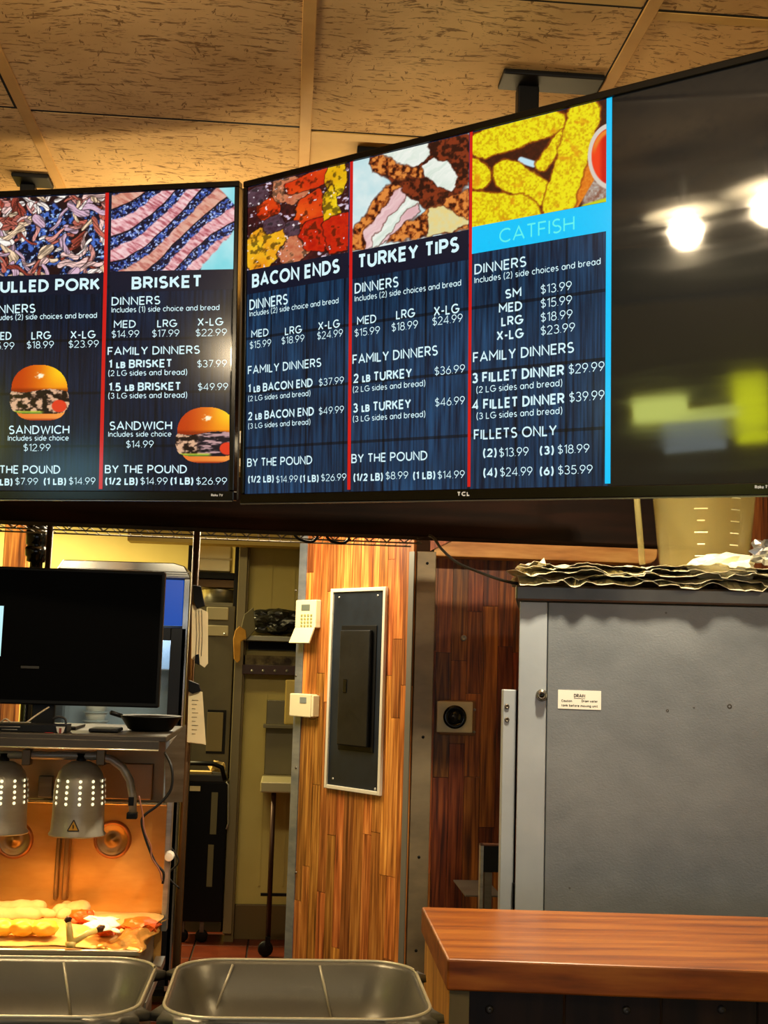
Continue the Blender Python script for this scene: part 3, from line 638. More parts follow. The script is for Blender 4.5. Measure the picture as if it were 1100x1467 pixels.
def picture(name, fn, M, corners, nx, nz, parent, y, alpha=False, smax=1.0):
    """corners: pixel (tl, tr, bl, br) -> grid on the screen plane"""
    tl, tr, bl, br = [PT(px, py, M) for px, py in corners]
    s, t = np.meshgrid(np.linspace(0, smax, nx), np.linspace(0, 1, nz)); s1 = s / smax
    x = (tl[0] * (1 - s1) + tr[0] * s1) * t + (bl[0] * (1 - s1) + br[0] * s1) * (1 - t); z = (tl[1] * (1 - s1) + tr[1] * s1) * t + (bl[1] * (1 - s1) + br[1] * s1) * (1 - t)
    r = fn(s, t); al = None
    if alpha: r, al = r
    r = np.clip(r, 0, 255) / 255; r = np.where(r <= .04045, r / 12.92, ((r + .055) / 1.055) ** 2.4)
    R3 = M.to_3x3(); vs = np.stack([x.ravel(), np.full(x.size, y), z.ravel()], 1)
    idx = np.arange(nx * nz).reshape(nz, nx); f = np.stack([idx[:-1, :-1], idx[:-1, 1:], idx[1:, 1:], idx[1:, :-1]], -1).reshape(-1, 4)
    if al is not None: f = f[al.ravel()[f].min(1) > .5]
    me = bpy.data.meshes.new(name); me.vertices.add(len(vs)); me.vertices.foreach_set('co', vs.ravel())
    me.loops.add(f.size); me.loops.foreach_set('vertex_index', f.ravel()); me.polygons.add(len(f)); me.polygons.foreach_set('loop_start', np.arange(0, f.size, 4)); me.polygons.foreach_set('loop_total', np.full(len(f), 4))
    me.update(calc_edges=True); ca = me.color_attributes.new('Col', 'FLOAT_COLOR', 'POINT'); ca.data.foreach_set('color', np.concatenate([r.reshape(-1, 3), np.ones((nx * nz, 1))], 1).ravel())
    me.materials.append(PICM); o = bpy.data.objects.new(name, me); COL.objects.link(o); o.parent = parent; return o

TW = 1.21; TH = TW * 9 / 16
def tv_matrix(x, y, z, yaw, tilt, roll):
    ex = Vector((cos(yaw), sin(yaw), 0)); n = Vector((sin(yaw), -cos(yaw), 0)); ez = Vector((0, 0, 1))
    ez2 = cos(tilt) * ez + sin(tilt) * n; n2 = cos(tilt) * n - sin(tilt) * ez; ex2 = cos(roll) * ex + sin(roll) * ez2; ez3 = -sin(roll) * ex + cos(roll) * ez2
    M = Matrix.Identity(4)
    for i in range(3): M[i][0] = ex2[i]; M[i][1] = -n2[i]; M[i][2] = ez3[i]; M[i][3] = (x, y, z + EYE)[i]
    return M
def television(label, M, board):
    t = thing('television', label, 'television', M)
    w2, h2 = TW / 2, TH / 2
    b = MB(M); b.box(-w2 - .011, w2 + .011, -.006, .02, h2, h2 + .014); b.box(-w2 - .011, w2 + .011, -.006, .02, -h2 - .021, -h2); b.box(-w2 - .011, -w2, -.006, .02, -h2, h2); b.box(w2, w2 + .011, -.006, .02, -h2, h2)
    o = b.build('bezel', BLACKG, t, .002)
    MB(M).box(-w2 - .008, w2 + .008, -.0075, .0, -h2 - .0235, -h2 - .021).build('lower_trim', mat('trim_gloss', (110, 110, 112), .2, .6), t)
    MB(M).box(-w2 - .008, w2 + .008, .02, .045, -h2 - .018, h2 + .01).box(-w2 * .6, w2 * .6, .045, .055, -h2 * .9, h2 * .5).build('back_housing', BLACK, t, .004)
    sc = MB(M).box(-w2, w2, 0, .012, -h2, h2).build('screen', GLASS, t)
    return t, sc
def lettering(sc, M, rows, m=None, y=-.0012, sub=True):
    for s, xl, yl, xr, yr, cap, wt, *k in rows:
        a = PT(xl, yl, M); b = PT(xr, yr, M); z = (a[1] + b[1]) / 2
        ch = abs(PT(xl, yl - cap, M)[1] - a[1])
        mb = MB(M); text_mesh(mb, s, a[0], b[0], z, ch, wt, y, k[0] if k else None)
        mb.build('lettering', m or TXT, sc)
SML = lambda s: ([c in 'LB' and i in range(s.index('LB'), s.index('LB') + 2) for i, c in enumerate(s)], .72)
Lt, Md, Bd = .095, .15, .21

ML = tv_matrix(-.7313, 2.87, .7105, -.2575, .0847, .0019)
MR = tv_matrix(.3215, 2.2785, .6751, -.7712, .0938, -.0491)
tvl, scl = television('wall-mounted screen on the left with the pulled pork and brisket menu', ML, 0)
tvr, scr = television('angled screen on the right with bacon ends, turkey tips and catfish menu', MR, 0)
w2, h2 = TW / 2, TH / 2
MB(ML).box(-w2, w2 - .004, -.0004, 0, -h2, h2).build('menu_background', BOARD_A, scl)
xc = PT(872, 400, MR)[0]
MB(MR).box(-w2, xc, -.0004, 0, -h2, h2).build('menu_background', BOARD_B, scr)
def band(M, sc, px0, px1, pyt, pyb, m, name='title_band', y=-.0008, xs_=None):
    """level band between two pixels' local x and the heights seen at its middle"""
    mx = (px0 + px1) / 2; my = (pyt + pyb) / 2; a = PT(px0, my, M)[0]; b = PT(px1, my, M)[0]; zt = PT(mx, pyt, M)[1]; zb = PT(mx, pyb, M)[1]
    if xs_: a, b = xs_
    MB(M).box(a, b, y, y + .0002, zb, min(zt, h2)).build(name, m, sc)
band(MR, scr, 354, 499, 374, 410, NAVY); band(MR, scr, 505, 671, 343, 386, NAVY); band(MR, scr, 676.5, 869, 307.5, 347.5, CY)
band(ML, scl, -15, 149, 394, 423, NAVY); band(ML, scl, 158, 335, 387, 417, NAVY)
for M, sc, m, x_a, x_b in ((MR, scr, RED, 500, 504.3), (MR, scr, RED, 671.5, 675.6), (MR, scr, CY, 867.8, 875.5), (ML, scl, RED, 146.5, 151.5)):
    a_ = PT(x_a, 460 if M is MR else 490, M)[0]; b_ = PT(x_b, 460 if M is MR else 490, M)[0]
    MB(M).box(a_, b_, -.001, -.0006, -h2 + .004, h2).build('divider', m, sc)
tl0 = PT(152, 277, ML); yt = h2
picture('picture', pic_brisket, ML, ((160.5, 277.5), (336.6, 268.2), (158, 389), (335, 385.7)), 190, 130, scl, -.0009)
picture('picture', pic_pork, ML, ((-30, 286), (153.5, 278), (-32, 397), (150, 391)), 190, 130, scl, -.0009)
picture('picture', pic_bacon, MR, ((355.5, 269), (500.6, 233.2), (354.6, 387.6), (498.8, 361.4)), 150, 130, scr, -.0009)
picture('picture', pic_turkey, MR, ((505.3, 232), (672.3, 191), (504.8, 361), (671.5, 329)), 180, 140, scr, -.0009)
picture('picture', pic_catfish, MR, ((676.5, 190.2), (869, 142), (676, 325.7), (868.6, 289.1)), 200, 150, scr, -.0009)
picture('picture', pic_burger, ML, ((12.7, 521.5), (101, 521.5), (12.7, 603), (101, 603)), 120, 110, scl, -.0009, True)
picture('picture', lambda s, t: pic_burger(s, t, True), ML, ((250, 582), (328.7, 582), (250, 664), (328.7, 664)), 110, 110, scl, -.0009, True, .85)

R1 = [('BACON ENDS', 361.6, 413.3, 486.8, 390.1, 19.5, Bd), ('DINNERS', 357.9, 444.2, 412.6, 436.5, 15, Md), ('Includes (2) side choice and bread', 357.9, 452.9, 485.3, 435.5, 7.8, .12),
 ('MED', 360.4, 484, 385.1, 481.8, 11, Md), ('$15.99', 357.9, 499.8, 388.8, 496.7, 10.5, Lt), ('LRG', 408.6, 480.3, 432.1, 477.5, 11.5, Md), ('$18.99', 403.4, 493, 436.4, 490.5, 10.5, Lt),
 ('X-LG', 456.2, 473.2, 486.5, 469.5, 12, Md), ('$24.99', 454.4, 485.8, 491.5, 483.4, 11, Lt), ('FAMILY DINNERS', 355.5, 536.8, 460.6, 525.7, 12.3, Md),
 ('1 LB BACON END', 356, 562.8, 448.2, 554.5, 12, .18, SML('1 LB BACON END')), ('$37.99', 456.8, 553.5, 493, 549.8, 10.5, Lt), ('(2 LG sides and bread)', 356, 574.6, 445.1, 567.8, 7.8, .12),
 ('2 LB BACON END', 356, 602.4, 450, 595.3, 12, .18, SML('2 LB BACON END')), ('$49.99', 456.8, 594.6, 493, 591.6, 10.5, Lt), ('(3 LG sides and bread)', 356, 614.1, 445, 608.6, 7.8, .12),
 ('BY THE POUND', 354.5, 669.1, 447.6, 664.8, 12, Md), ('(1/2 LB)', 356, 692, 392.5, 690.8, 10, Bd), ('$14.99', 395.6, 692, 427, 690.8, 10, Lt), ('(1 LB)', 430.3, 691.4, 456.8, 689.9, 10, Bd), ('$26.99', 460, 689.9, 496.5, 688.3, 10.3, Lt),
 ('TURKEY TIPS', 513.1, 386.1, 657.8, 360.7, 21, Bd), ('DINNERS', 508.5, 421, 571.2, 411.4, 15, Md), ('Includes (2) side choices and bread', 508.5, 431.8, 660.9, 410.2, 8.5, .12),
 ('MED', 511.9, 465.7, 539.4, 462.7, 12, Md), ('$15.99', 507.9, 482.4, 544.6, 478.7, 11, Lt), ('LRG', 567.8, 457.7, 594.1, 454.6, 13, Md), ('$18.99', 561, 475, 599, 471, 12, Lt), ('X-LG', 621.9, 453.4, 657.5, 448.7, 14, Md), ('$24.99', 619.4, 466.4, 663, 461.7, 12, Lt),
 ('FAMILY DINNERS', 505.4, 522, 627.5, 509.6, 14, Md), ('2 LB TURKEY', 506.9, 548.9, 590.4, 541.5, 13.5, .18, SML('2 LB TURKEY')), ('$36.99', 622.5, 538.1, 666.4, 533.8, 12, Lt), ('(2 LG sides and bread)', 506, 562.2, 609.6, 553.5, 8.5, .12),
 ('3 LB TURKEY', 506, 592.2, 589.1, 584.5, 13.5, .18, SML('3 LB TURKEY')), ('$46.99', 623.2, 582.9, 666.1, 579.2, 12, Lt), ('(3 LG sides and bread)', 506, 604.5, 609.6, 597.7, 8.5, .12),
 ('BY THE POUND', 503.8, 664.2, 612.6, 658.6, 13, Md), ('(1/2 LB)', 506.9, 689.9, 548.7, 688.3, 11, Bd), ('$8.99', 552.4, 687.4, 585.1, 685.8, 11, Lt), ('(1 LB)', 592.2, 687.4, 623.8, 685.8, 11, Bd), ('$14.99', 626.9, 686.5, 666, 684.9, 11.3, Lt),
 ('DINNERS', 680, 395, 754.3, 380.7, 14.8, Md), ('Includes (2) side choices and bread', 680, 406.3, 860.7, 379, 9, .12),
 ('SM', 723.7, 427.9, 747.3, 425.7, 13.5, .18), ('MED', 715, 448.4, 748.4, 445.4, 13.5, .18), ('LRG', 718.5, 467.6, 749, 464.4, 13.5, .18), ('X-LG', 711.9, 488.4, 749.5, 484, 14, .18),
 ('$13.99', 774.5, 420.7, 819.3, 416.4, 13, Lt), ('$15.99', 774.5, 441, 819.7, 436.7, 13, Lt), ('$18.99', 774.5, 461.1, 820.4, 456.7, 13, Lt), ('$23.99', 774.5, 480.3, 824, 475.3, 13, Lt),
 ('FAMILY DINNERS', 677.9, 520.7, 822.6, 504.7, 15, Md), ('3 FILLET DINNER', 676.6, 550.6, 808.4, 537, 15, .19), ('$29.99', 814.5, 537, 866.2, 530.9, 14, Lt), ('(2 LG sides and bread)', 682.7, 563, 805.8, 553.5, 9.5, .12),
 ('4 FILLET DINNER', 677, 589.2, 808.8, 577.2, 15, .19), ('$39.99', 815.4, 577.2, 866.2, 571.9, 14, Lt), ('(3 LG sides and bread)', 683, 601, 805.8, 593, 9.5, .12), ('FILLETS ONLY', 679.2, 630.9, 797.9, 623.7, 15, Md),
 ('(2)', 692.3, 655.7, 711.9, 654.2, 12.5, Bd), ('$13.99', 715, 655.3, 757.5, 652.7, 12.8, Lt), ('(3)', 773.5, 652, 793.8, 650.9, 12.5, Bd), ('$18.99', 798.8, 650.9, 844.6, 648.3, 12.8, Lt),
 ('(4)', 692.7, 684.1, 712.4, 682.6, 12.5, Bd), ('$24.99', 716.3, 683.2, 763, 681, 12.8, Lt), ('(6)', 773.5, 681.5, 793.5, 680.6, 12.5, Bd), ('$35.99', 799.2, 680.8, 849.2, 677.8, 12.8, Lt)]
lettering(scr, MR, R1); lettering(scr, MR, [('CATFISH', 715.6, 349.1, 823.6, 329.9, 20.5, .115)], TXC, -.0016)
R2 = [('PULLED PORK', -14, 420.3, 143.2, 416, 17.8, Bd), ('DINNERS', -17, 450, 50.9, 448.4, 13, Md), ('Includes (2) side choices and bread', -15, 458.6, 139, 456.4, 8, .12),
 ('MED', -10, 487.5, 16.5, 486.9, 11.5, Md), ('$15.99', -18, 501.3, 20.7, 500.9, 10.5, Lt), ('LRG', 45.2, 486.5, 72.5, 486.2, 11.5, Md), ('$18.99', 38.2, 499.6, 77.3, 499, 10.5, Lt), ('X-LG', 101.2, 485.3, 136.2, 485, 11.5, Md), ('$23.99', 98, 498.6, 141.6, 497.7, 10.5, Lt),
 ('SANDWICH', 12.7, 622.1, 99.6, 621.8, 12.5, Md), ('Includes side choice', 11.5, 631.6, 98.6, 631.3, 7.8, .12), ('$12.99', 33.4, 646.6, 72.5, 646.3, 10.5, Lt), ('BY THE POUND', -25, 679, 86.5, 678.4, 12, Md),
 ('(1/2 LB)', -26, 695.8, 18, 695.3, 10, Bd), ('$7.99', 21.6, 695, 54.7, 694.3, 10, Lt), ('(1 LB)', 63, 695, 94.8, 694.6, 10, Bd), ('$14.99', 98.6, 694.6, 136.8, 694.3, 10.5, Lt),
 ('BRISKET', 188.7, 414.4, 289.5, 412.4, 18, Bd), ('DINNERS', 160, 437.9, 229.7, 436.3, 12.3, Md), ('Includes (1) side choice and bread', 160, 447.4, 314.4, 445.2, 8, .12), ('MED', 163.2, 470.4, 194.7, 469.7, 11, Md), ('$14.99', 159.7, 484, 199.5, 483.7, 10.5, Lt),
 ('LRG', 225.3, 469, 253, 468.8, 11, Md), ('$17.99', 217.6, 483, 257, 482.7, 10.5, Lt), ('X-LG', 283.2, 467.2, 319.1, 466.5, 11.5, Md), ('$22.99', 280, 481.8, 325.2, 481.5, 10.5, Lt), ('FAMILY DINNERS', 154.3, 508.5, 286.4, 507.9, 12, Md),
 ('1 LB BRISKET', 155.9, 527.3, 246.6, 527, 12, .19, SML('1 LB BRISKET')), ('$37.99', 282.2, 526.6, 325.2, 526, 10.5, Lt), ('(2 LG sides and bread)', 155.3, 538.2, 268.2, 537.9, 8.3, .12), ('1.5 LB BRISKET', 155.9, 560, 259.3, 560, 12, .19, SML('1.5 LB BRISKET')), ('$49.99', 283.2, 559.7, 326.8, 559, 10.5, Lt), ('(3 LG sides and bread)', 155.3, 570.6, 268.2, 570.6, 8.3, .12),
 ('SANDWICH', 156.9, 616.4, 246.6, 615.7, 12.5, Md), ('Includes side choice', 155.3, 625.9, 245.6, 625.6, 7.8, .12), ('$14.99', 180.4, 641.8, 220.2, 641.5, 10.5, Lt), ('BY THE POUND', 150.4, 678.4, 267.9, 678, 12, Md),
 ('(1/2 LB)', 151, 695, 197.3, 694.6, 10.5, Bd), ('$14.99', 201, 694.6, 240.2, 694.3, 10.5, Lt), ('(1 LB)', 244.4, 694.6, 276.8, 694.3, 10.5, Bd), ('$26.99', 280.6, 694.6, 325.2, 694.3, 10.5, Lt)]
lettering(scl, ML, R2)
lettering(tvr, MR, [('TCL', 658, 711.4, 676.5, 710.6, 6.6, .28), ], LOGO, -.0078)

lettering(tvr, MR, [('Roku TV', 1084, 700.5, 1106, 700, 5, .25)], LOGO, -.0078)
lettering(tvl, ML, [('Roku TV', 304, 711.5, 320.7, 711.3, 3.6, .22)], LOGO, -.0078)

# ceiling mounts
def mount(label, M, pxp, pyp, pw, px0, px1, pyb):
    p = PZ(pxp, pyp, CEIL); c = p.copy()
    t = thing('screen_mount', label, 'bracket', (c.x, c.y, CEIL), 'ceiling mounts of the screens')
    a_ = PZ(px0, pyp - 2, CEIL); b_ = PZ(px1, pyp + 4, CEIL)
    MB().box(a_.x, b_.x, c.y - .012, c.y + .06, CEIL - .012, CEIL - .001).build('ceiling_plate', BLACKM, t, .003)
    MB().box(c.x - pw, c.x + pw, c.y + .03, c.y + .062, 2.3, CEIL - .012).build('drop_pole', BLACKM, t, .003)
    n = Vector((M[0][1], M[1][1], M[2][1])); e = Vector((c.x, c.y + .03, 2.34)); d_ = (e - M.translation).dot(n)
    MB().tube([e, e - n * (d_ - .0555)], .014, 10).build('arm', BLACKM, t)
mount('black ceiling bracket above the left-hand menu screen', ML, 36, 249, .018, 17, 72, 0)
mount('black T-shaped ceiling bracket above the catfish column of the right-hand screen', MR, 762, 103, .021, 720, 866, 0)

# ------------------------------------------------------------------ on the stave wall
# breaker panel: T1 frame, built from its own rectangle
def trect(px0, py0, px1, py1, T=T1):
    a_ = PT(px0, (py0 + py1) / 2, T); b_ = PT(px1, (py0 + py1) / 2, T); m = (px0 + px1) / 2
    return a_[0], b_[0], PT(m, py1, T)[1], PT(m, py0, T)[1]
x0, x1, z0, z1 = trect(472.5, 842.5, 552, 1135)
t = thing('breaker_panel', 'dark blue electrical breaker panel in a bright metal frame set into the wooden stave wall', 'electrical panel', T1 @ Matrix.Translation(((x0 + x1) / 2, 0, z0)))
FR = mat('panel_frame', (226, 220, 200), .4, .25)
fw = .014
MB(T1).box(x0, x0 + fw, -.014, 0, z0, z1).build('frame_rail', FR, t, .002)
MB(T1).box(x1 - fw, x1, -.014, 0, z0, z1).build('frame_rail', FR, t, .002)
MB(T1).box(x0 + fw, x1 - fw, -.014, 0, z1 - fw, z1).build('frame_rail', FR, t, .002)
MB(T1).box(x0 + fw, x1 - fw, -.014, 0, z0, z0 + fw).build('frame_rail', FR, t, .002)
MB(T1).box(x0 + fw, x1 - fw, -.006, 0, z0 + fw, z1 - fw).build('cover_plate', PANEL, t)
a_ = trect(492, 899, 537, 1073)
MB(T1).box(a_[0] - .012, a_[1] + .010, -.010, -.006, a_[2] - .008, a_[3] + .008).build('door_surround', BLACKM, t, .004)
dr = MB(T1).box(a_[0], a_[1] - .008, -.026, -.010, a_[2] + .010, a_[3] - .010).build('door', mat('panel_door', (14, 15, 16), .4, .3, (30, 30, 30), 5, bump=.2, bscale=30), t, .004)
MB(T1).box(a_[0] + .03, a_[0] + .05, -.029, -.026, (a_[2] + a_[3]) / 2 - .02, (a_[2] + a_[3]) / 2 + .03).build('latch', BLACKG, dr, .002)
for px, py in ((485, 856), (549, 853), (476, 1115), (545, 1131)):
    p = PT(px, py, T1); MB(T1).lathe([(0, -.009), (.004, -.0085), (.0045, -.006)], (p[0] + (.012 if px < 500 else -.022), 0, p[1]), 10, 'y').build('screw', ALU, t)

# alarm keypad with open flap
x0, x1, z0, z1 = trect(431, 860, 460, 900)
t = thing('alarm_keypad', 'ivory alarm keypad with its flap hanging open beside the breaker panel', 'keypad', T1 @ Matrix.Translation((x0, 0, z0)))
MB(T1).box(x0, x1, -.028, 0, z0, z1).build('case', PLAST, t, .004)
MB(T1).box(x0 + .3 * (x1 - x0), x0 + .72 * (x1 - x0), -.0295, -.028, z1 - .042, z1 - .018).build('display', mat('lcd', (96, 104, 92), .3), t, .001)
for r_ in range(4):
    for c_ in range(4):
        bx = x0 + (x1 - x0) * (.30 + .155 * c_); bz = z1 - .056 - r_ * .0135
        MB(T1).box(bx, bx + .010, -.031, -.028, bz - .008, bz).build('button', mat('keys', (150, 146, 84), .5), t, .001)
vs = [(x0 + .004, -.03, z0 + .002), (x1 - .004, -.03, z0 + .002), (x1 - .006, -.052, z0 - .058), (x0 - .004, -.052, z0 - .058)]
MB(T1).add(vs + [(a, b + .006, c - .003) for a, b, c in vs], [(3, 2, 1, 0), (4, 5, 6, 7), (0, 1, 5, 4), (1, 2, 6, 5), (2, 3, 7, 6), (3, 0, 4, 7)]).build('flap', PLAST, t, .001)
# thermostat
x0, x1, z0, z1 = trect(424.5, 994, 455, 1027)
t = thing('thermostat', 'ivory wall thermostat with a small grey display below the alarm keypad', 'thermostat', T1 @ Matrix.Translation((x0, 0, z0)))
MB(T1).box(x0, x1, -.035, 0, z0, z1).build('case', PLAST, t, .004)
MB(T1).box(x0 + .5 * (x1 - x0), x0 + .8 * (x1 - x0), -.0365, -.035, z1 - .035, z1 - .012).build('display', mat('lcd2', (120, 128, 124), .3), t, .001)
MB(T1).box(x1 - .004, x1 + .010, -.03, 0, z0 + .004, z1 - .004).build('side_cover', PLAST, t, .002)

# round camera-like socket on the shaded staves
x0, x1, z0, z1 = rect(624, 1003, 680, 1053, Y2)
c = ((x0 + x1) / 2, Y2, (z0 + z1) / 2)
t = thing('wall_gauge', 'square ivory plate with a round black dial on the shaded wood wall', 'gauge', c)
B(x0 + .010, x1, Y2 - .016, Y2 - .001, z0, z1).build('back_box', mat('brown_box', (150, 104, 66), .5), t, .006)
B(x0, x1 - .012, Y2 - .03, Y2 - .016, z0 + .010, z1 - .004).build('plate', PLAST, t, .004)
c2 = ((x0 + x1) / 2 - .006, Y2 - .03, (z0 + z1) / 2 + .003); r0 = (x1 - x0) * .29
MB().lathe([(0, -.004), (r0 * .62, -.004), (r0 * .68, -.010), (r0, -.010), (r0 * 1.02, 0)], c2, 28, 'y').build('dial_ring', BLACKG, t)
MB().lathe([(0, -.018), (r0 * .3, -.016), (r0 * .55, -.009), (r0 * .62, -.004)], c2, 24, 'y').build('lens', mat('lens', (30, 30, 28), .08), t)
for dz in (.02, .10):
    MB().lathe([(0, -.006), (.005, -.005), (.005, 0)], (x1 - .004, Y2 - .016, z1 - dz - .012), 10, 'y').build('screw', ALU, t)
p = P(664, 914, Y2)
o = MB().lathe([(0, -.003), (.004, -.003), (.007, -.006), (.010, -.005), (.0115, 0)], p, 14, 'y').build('screw_cap', ALU)
tag(o, 'round pale screw cap on the shaded wood wall above the square gauge plate', 'screw')

# ------------------------------------------------------------------ tall steel oven (stands a little turned)
YO = 3.3
o0 = P(741, 1080, YO)
TO = Matrix.Translation((o0.x, o0.y, 0)) @ Matrix.Rotation(radians(-11.5), 4, 'Z')
def PO(px, py, off=0.0):
    q = PT(px, py, TO, off); return Vector((q[0], off, q[1]))
WO = .80
zt = PO(920, 866).z; zc = PO(920, 842).z
t = thing('steel_oven', 'tall grey stainless steel oven cabinet standing behind the wooden ledge', 'oven', TO @ Matrix.Translation((WO / 2, .3, 0)))
MB(TO).box(.003, WO - .003, .02, .62, .06, zt).build('cabinet', OVEN_L, t, .004)
xs_ = PO(783, 1000).x
MB(TO).box(0, xs_ - .0012, -.004, .02, .1, zt).build('front_post', OVEN_L, t, .002)
dr = MB(TO).box(xs_ + .0012, WO, -.002, .02, .1, zt).build('side_panel', OVEN, t, .002)
MB(TO).box(-.012, WO + .01, -.014, .63, zt + .002, zc).build('top_cap', mat('oven_cap', (112, 110, 104), .38, .7, (90, 90, 88), 3), t, .006)
for fx in (.05, WO - .05):
    for fy in (.06, .56): MB(TO).lathe([(.0, 0), (.02, 0), (.02, .06), (0, .06)], (fx, fy, 0), 12).build('foot', BLACKM, t)
p = PO(776, 996, -.004)
bo = MB(TO).lathe([(0, -.013), (.006, -.013), (.0065, -.018), (.011, -.018), (.0125, -.010), (.016, -.008), (.016, 0)], p, 18, 'y').build('bolt', mat('bolt_chrome', (150, 146, 136), .2, .9), t)
MB(TO).lathe([(0, -.0185), (.0055, -.0186), (.006, -.018)], p, 14, 'y').build('socket', BLACKG, bo)
pa, pb = PO(799, 1015), PO(861, 990)
MB(TO).box(pa.x, pb.x, -.0032, -.002, pa.z, pb.z).build('drain_sticker', WHITE, dr, label='small white sticker with the drain caution')
INK = mat('ink', (40, 34, 30), .7)
for s_, px0_, py0_, px1_, cap, wt in [('DRAIN', 822, 999, 838, 5, .2), ('Caution:', 804, 1005.5, 820, 3.6, .2), ('Drain water', 833, 1006, 856, 3.6, .2), ('tank before moving unit.', 804, 1012, 857, 3.6, .2)]:
    a_ = PO(px0_, py0_); b_ = PO(px1_, py0_); mb = MB(TO); text_mesh(mb, s_, a_.x, b_.x, a_.z, cap / FPX * YO, wt, -.0034); mb.build('lettering', INK, dr)
MB(TO).box(PO(822, 1000).x, PO(838, 1000).x, -.0034, -.0032, PO(830, 1001).z, PO(830, 1000.3).z).build('underline', INK, dr)
for px, py, r_ in ((1045, 1012, .005), (956, 1018, .003), (994, 1014, .002), (954, 878, .002), (816, 1272, .002)):
    p = PO(px, py, -.002); MB(TO).lathe([(0, .0012), (r_ * .6, -.0001), (r_, -.0008), (r_ * 1.3, 0)], p, 12, 'y').build('dent', mat('dent', (70, 66, 60), .5, .4), dr)
# upright channel left of the oven
Yq = YO + .02
x0q, x1q, z0q, z1q = rect(718, 988, 737, 1330, Yq)
t = thing('door_handle_bar', 'upright grey steel bar with two screws running along the left side of the oven', 'bar', ((x0q + x1q) / 2, Yq, 0))
B(x0q, x1q, Yq, Yq + .03, .3, z1q).build('upright', OVEN_L, t, .002)
B(x1q, x1q + .006, Yq + .012, Yq + .03, .3, z1q - .002).build('dark_channel', BLACKM, t)
for py in (1012, 1031):
    p = P(726, py, Yq); MB().lathe([(0, -.003), (.003, -.003), (.004, -.005), (.0065, -.004), (.007, 0)], p, 12, 'y').build('screw', STEEL_D, t)
p = P(735, 1225, Yq + .01); 
B(x1q - .004, x1q + .006, Yq - .012, Yq + .005, P(735, 1300, Yq).z, P(735, 1264, Yq).z).build('hinge', BLACKG, t, .002)
# dark framed trolley behind
Yc = 3.72
x0, x1, z0, z1 = rect(689, 1210, 722, 1250, Yc)
t = thing('kitchen_trolley', 'steel-framed trolley with a black panel between the corner post and the oven', 'trolley', ((x0 + x1) / 2, Yc, 0))
B(x0 + .004, x1, Yc + .004, Yc + .02, z0, z1 - .004).build('black_panel', BLACK, t)
B(x0 - .002, x0 + .008, Yc, Yc + .03, .05, z1).build('leg', STEEL, t, .002)
B(x0 + .012, x0 + .035, Yc + .005, Yc + .03, .05, z0).build('leg', STEEL_D, t, .002)
B(x0 - .002, x1, Yc, Yc + .03, z1 - .004, z1).build('top_rail', mat('rail_brown', (90, 52, 30), .5), t)
zz = P(680, 1286, Yc).z; x1 = P(722, 1286, Yc).x
B(P(669, 1290, Yc).x, x1, Yc + .035, Yc + .3, zz - .004, zz).build('shelf', STEEL_D, t)
for fx in (x0 + .003, x1 - .02): B(fx - .008, fx + .008, Yc + .005, Yc + .025, 0, .05).build('foot', BLACKM, t)

# ------------------------------------------------------------------ foil on the oven and the pitcher
def crumple(name, x0, x1, y0, y1, z, amp, drop, nx, ny, seed, parent, m=FOIL, edge=.02):
    """a sheet of creased foil whose front edge hangs unevenly"""
    rnd = random.Random(seed); vs = []; fs = []
    f1 = lambda u, k: float(fbm(np.array([u * k + seed * 3.1]), np.array([seed * 1.7]), seed, 3)[0])
    for j in range(ny + 1):
        v = j / ny
        for i in range(nx + 1):
            u = i / nx; lowf = f1(u, 7); mid = f1(u + v * .2, 26)
            zz = z + amp * (.9 * lowf + .9 * mid * (1 - .5 * v)) + rnd.uniform(0, amp * .25)
            yy = y0 + (y1 - y0) * v + (rnd.uniform(-.3, .3) * (y1 - y0) / ny if 0 < j < ny else 0)
            if j == 0: zz -= drop * 2.2 * max(0, f1(u, 11) - .32); yy += -.02 * f1(u, 15) - .012 * f1(u, 45)
            if i == 0: zz += rnd.uniform(-.002, .004)
            xx = x0 + (x1 - x0) * u + (rnd.uniform(-edge, edge * .3) if i == 0 else rnd.uniform(-.4, .4) * (x1 - x0) / nx)
            vs.append((xx, yy, zz))
    for j in range(ny):
        for i in range(nx):
            a_ = j * (nx + 1) + i; b_ = [a_, a_ + 1, a_ + nx + 2, a_ + nx + 1]
            fs += [(b_[0], b_[1], b_[2]), (b_[0], b_[2], b_[3])] if rnd.random() < .5 else [(b_[0], b_[1], b_[3]), (b_[1], b_[2], b_[3])]
    return MB(TO).add(vs, fs).build(name, m, parent, solid=.0006)
fx0 = PO(737, 820).x; fx1 = WO + .02; zf = zc + .001
t = thing('foil_stack', 'layers of crumpled aluminium foil spread over the top of the steel oven', 'foil', TO @ Matrix.Translation((.4, .3, zf)))
for k, (dx, dz, dy, dr_) in enumerate(((.012, .004, -.034, .040), (.002, .013, -.030, .030), (-.004, .024, -.038, .026), (.010, .034, -.026, .020), (.016, .045, -.010, .016))):
    crumple('foil_sheet', fx0 + dx, fx1, dy + .004, .6, zf + dz, .016, dr_, 60 + 7 * k, 8, 11 + k, t)
p = PO(776, 806, .0)
MB(TO).add([p + Vector((-.016, 0, -.010)), p + Vector((.012, .006, -.008)), p + Vector((.006, .004, .014)), p + Vector((-.006, .016, -.006))], [(0, 1, 2), (1, 3, 2), (3, 0, 2)]).build('torn_corner', FOIL, t, solid=.0005)
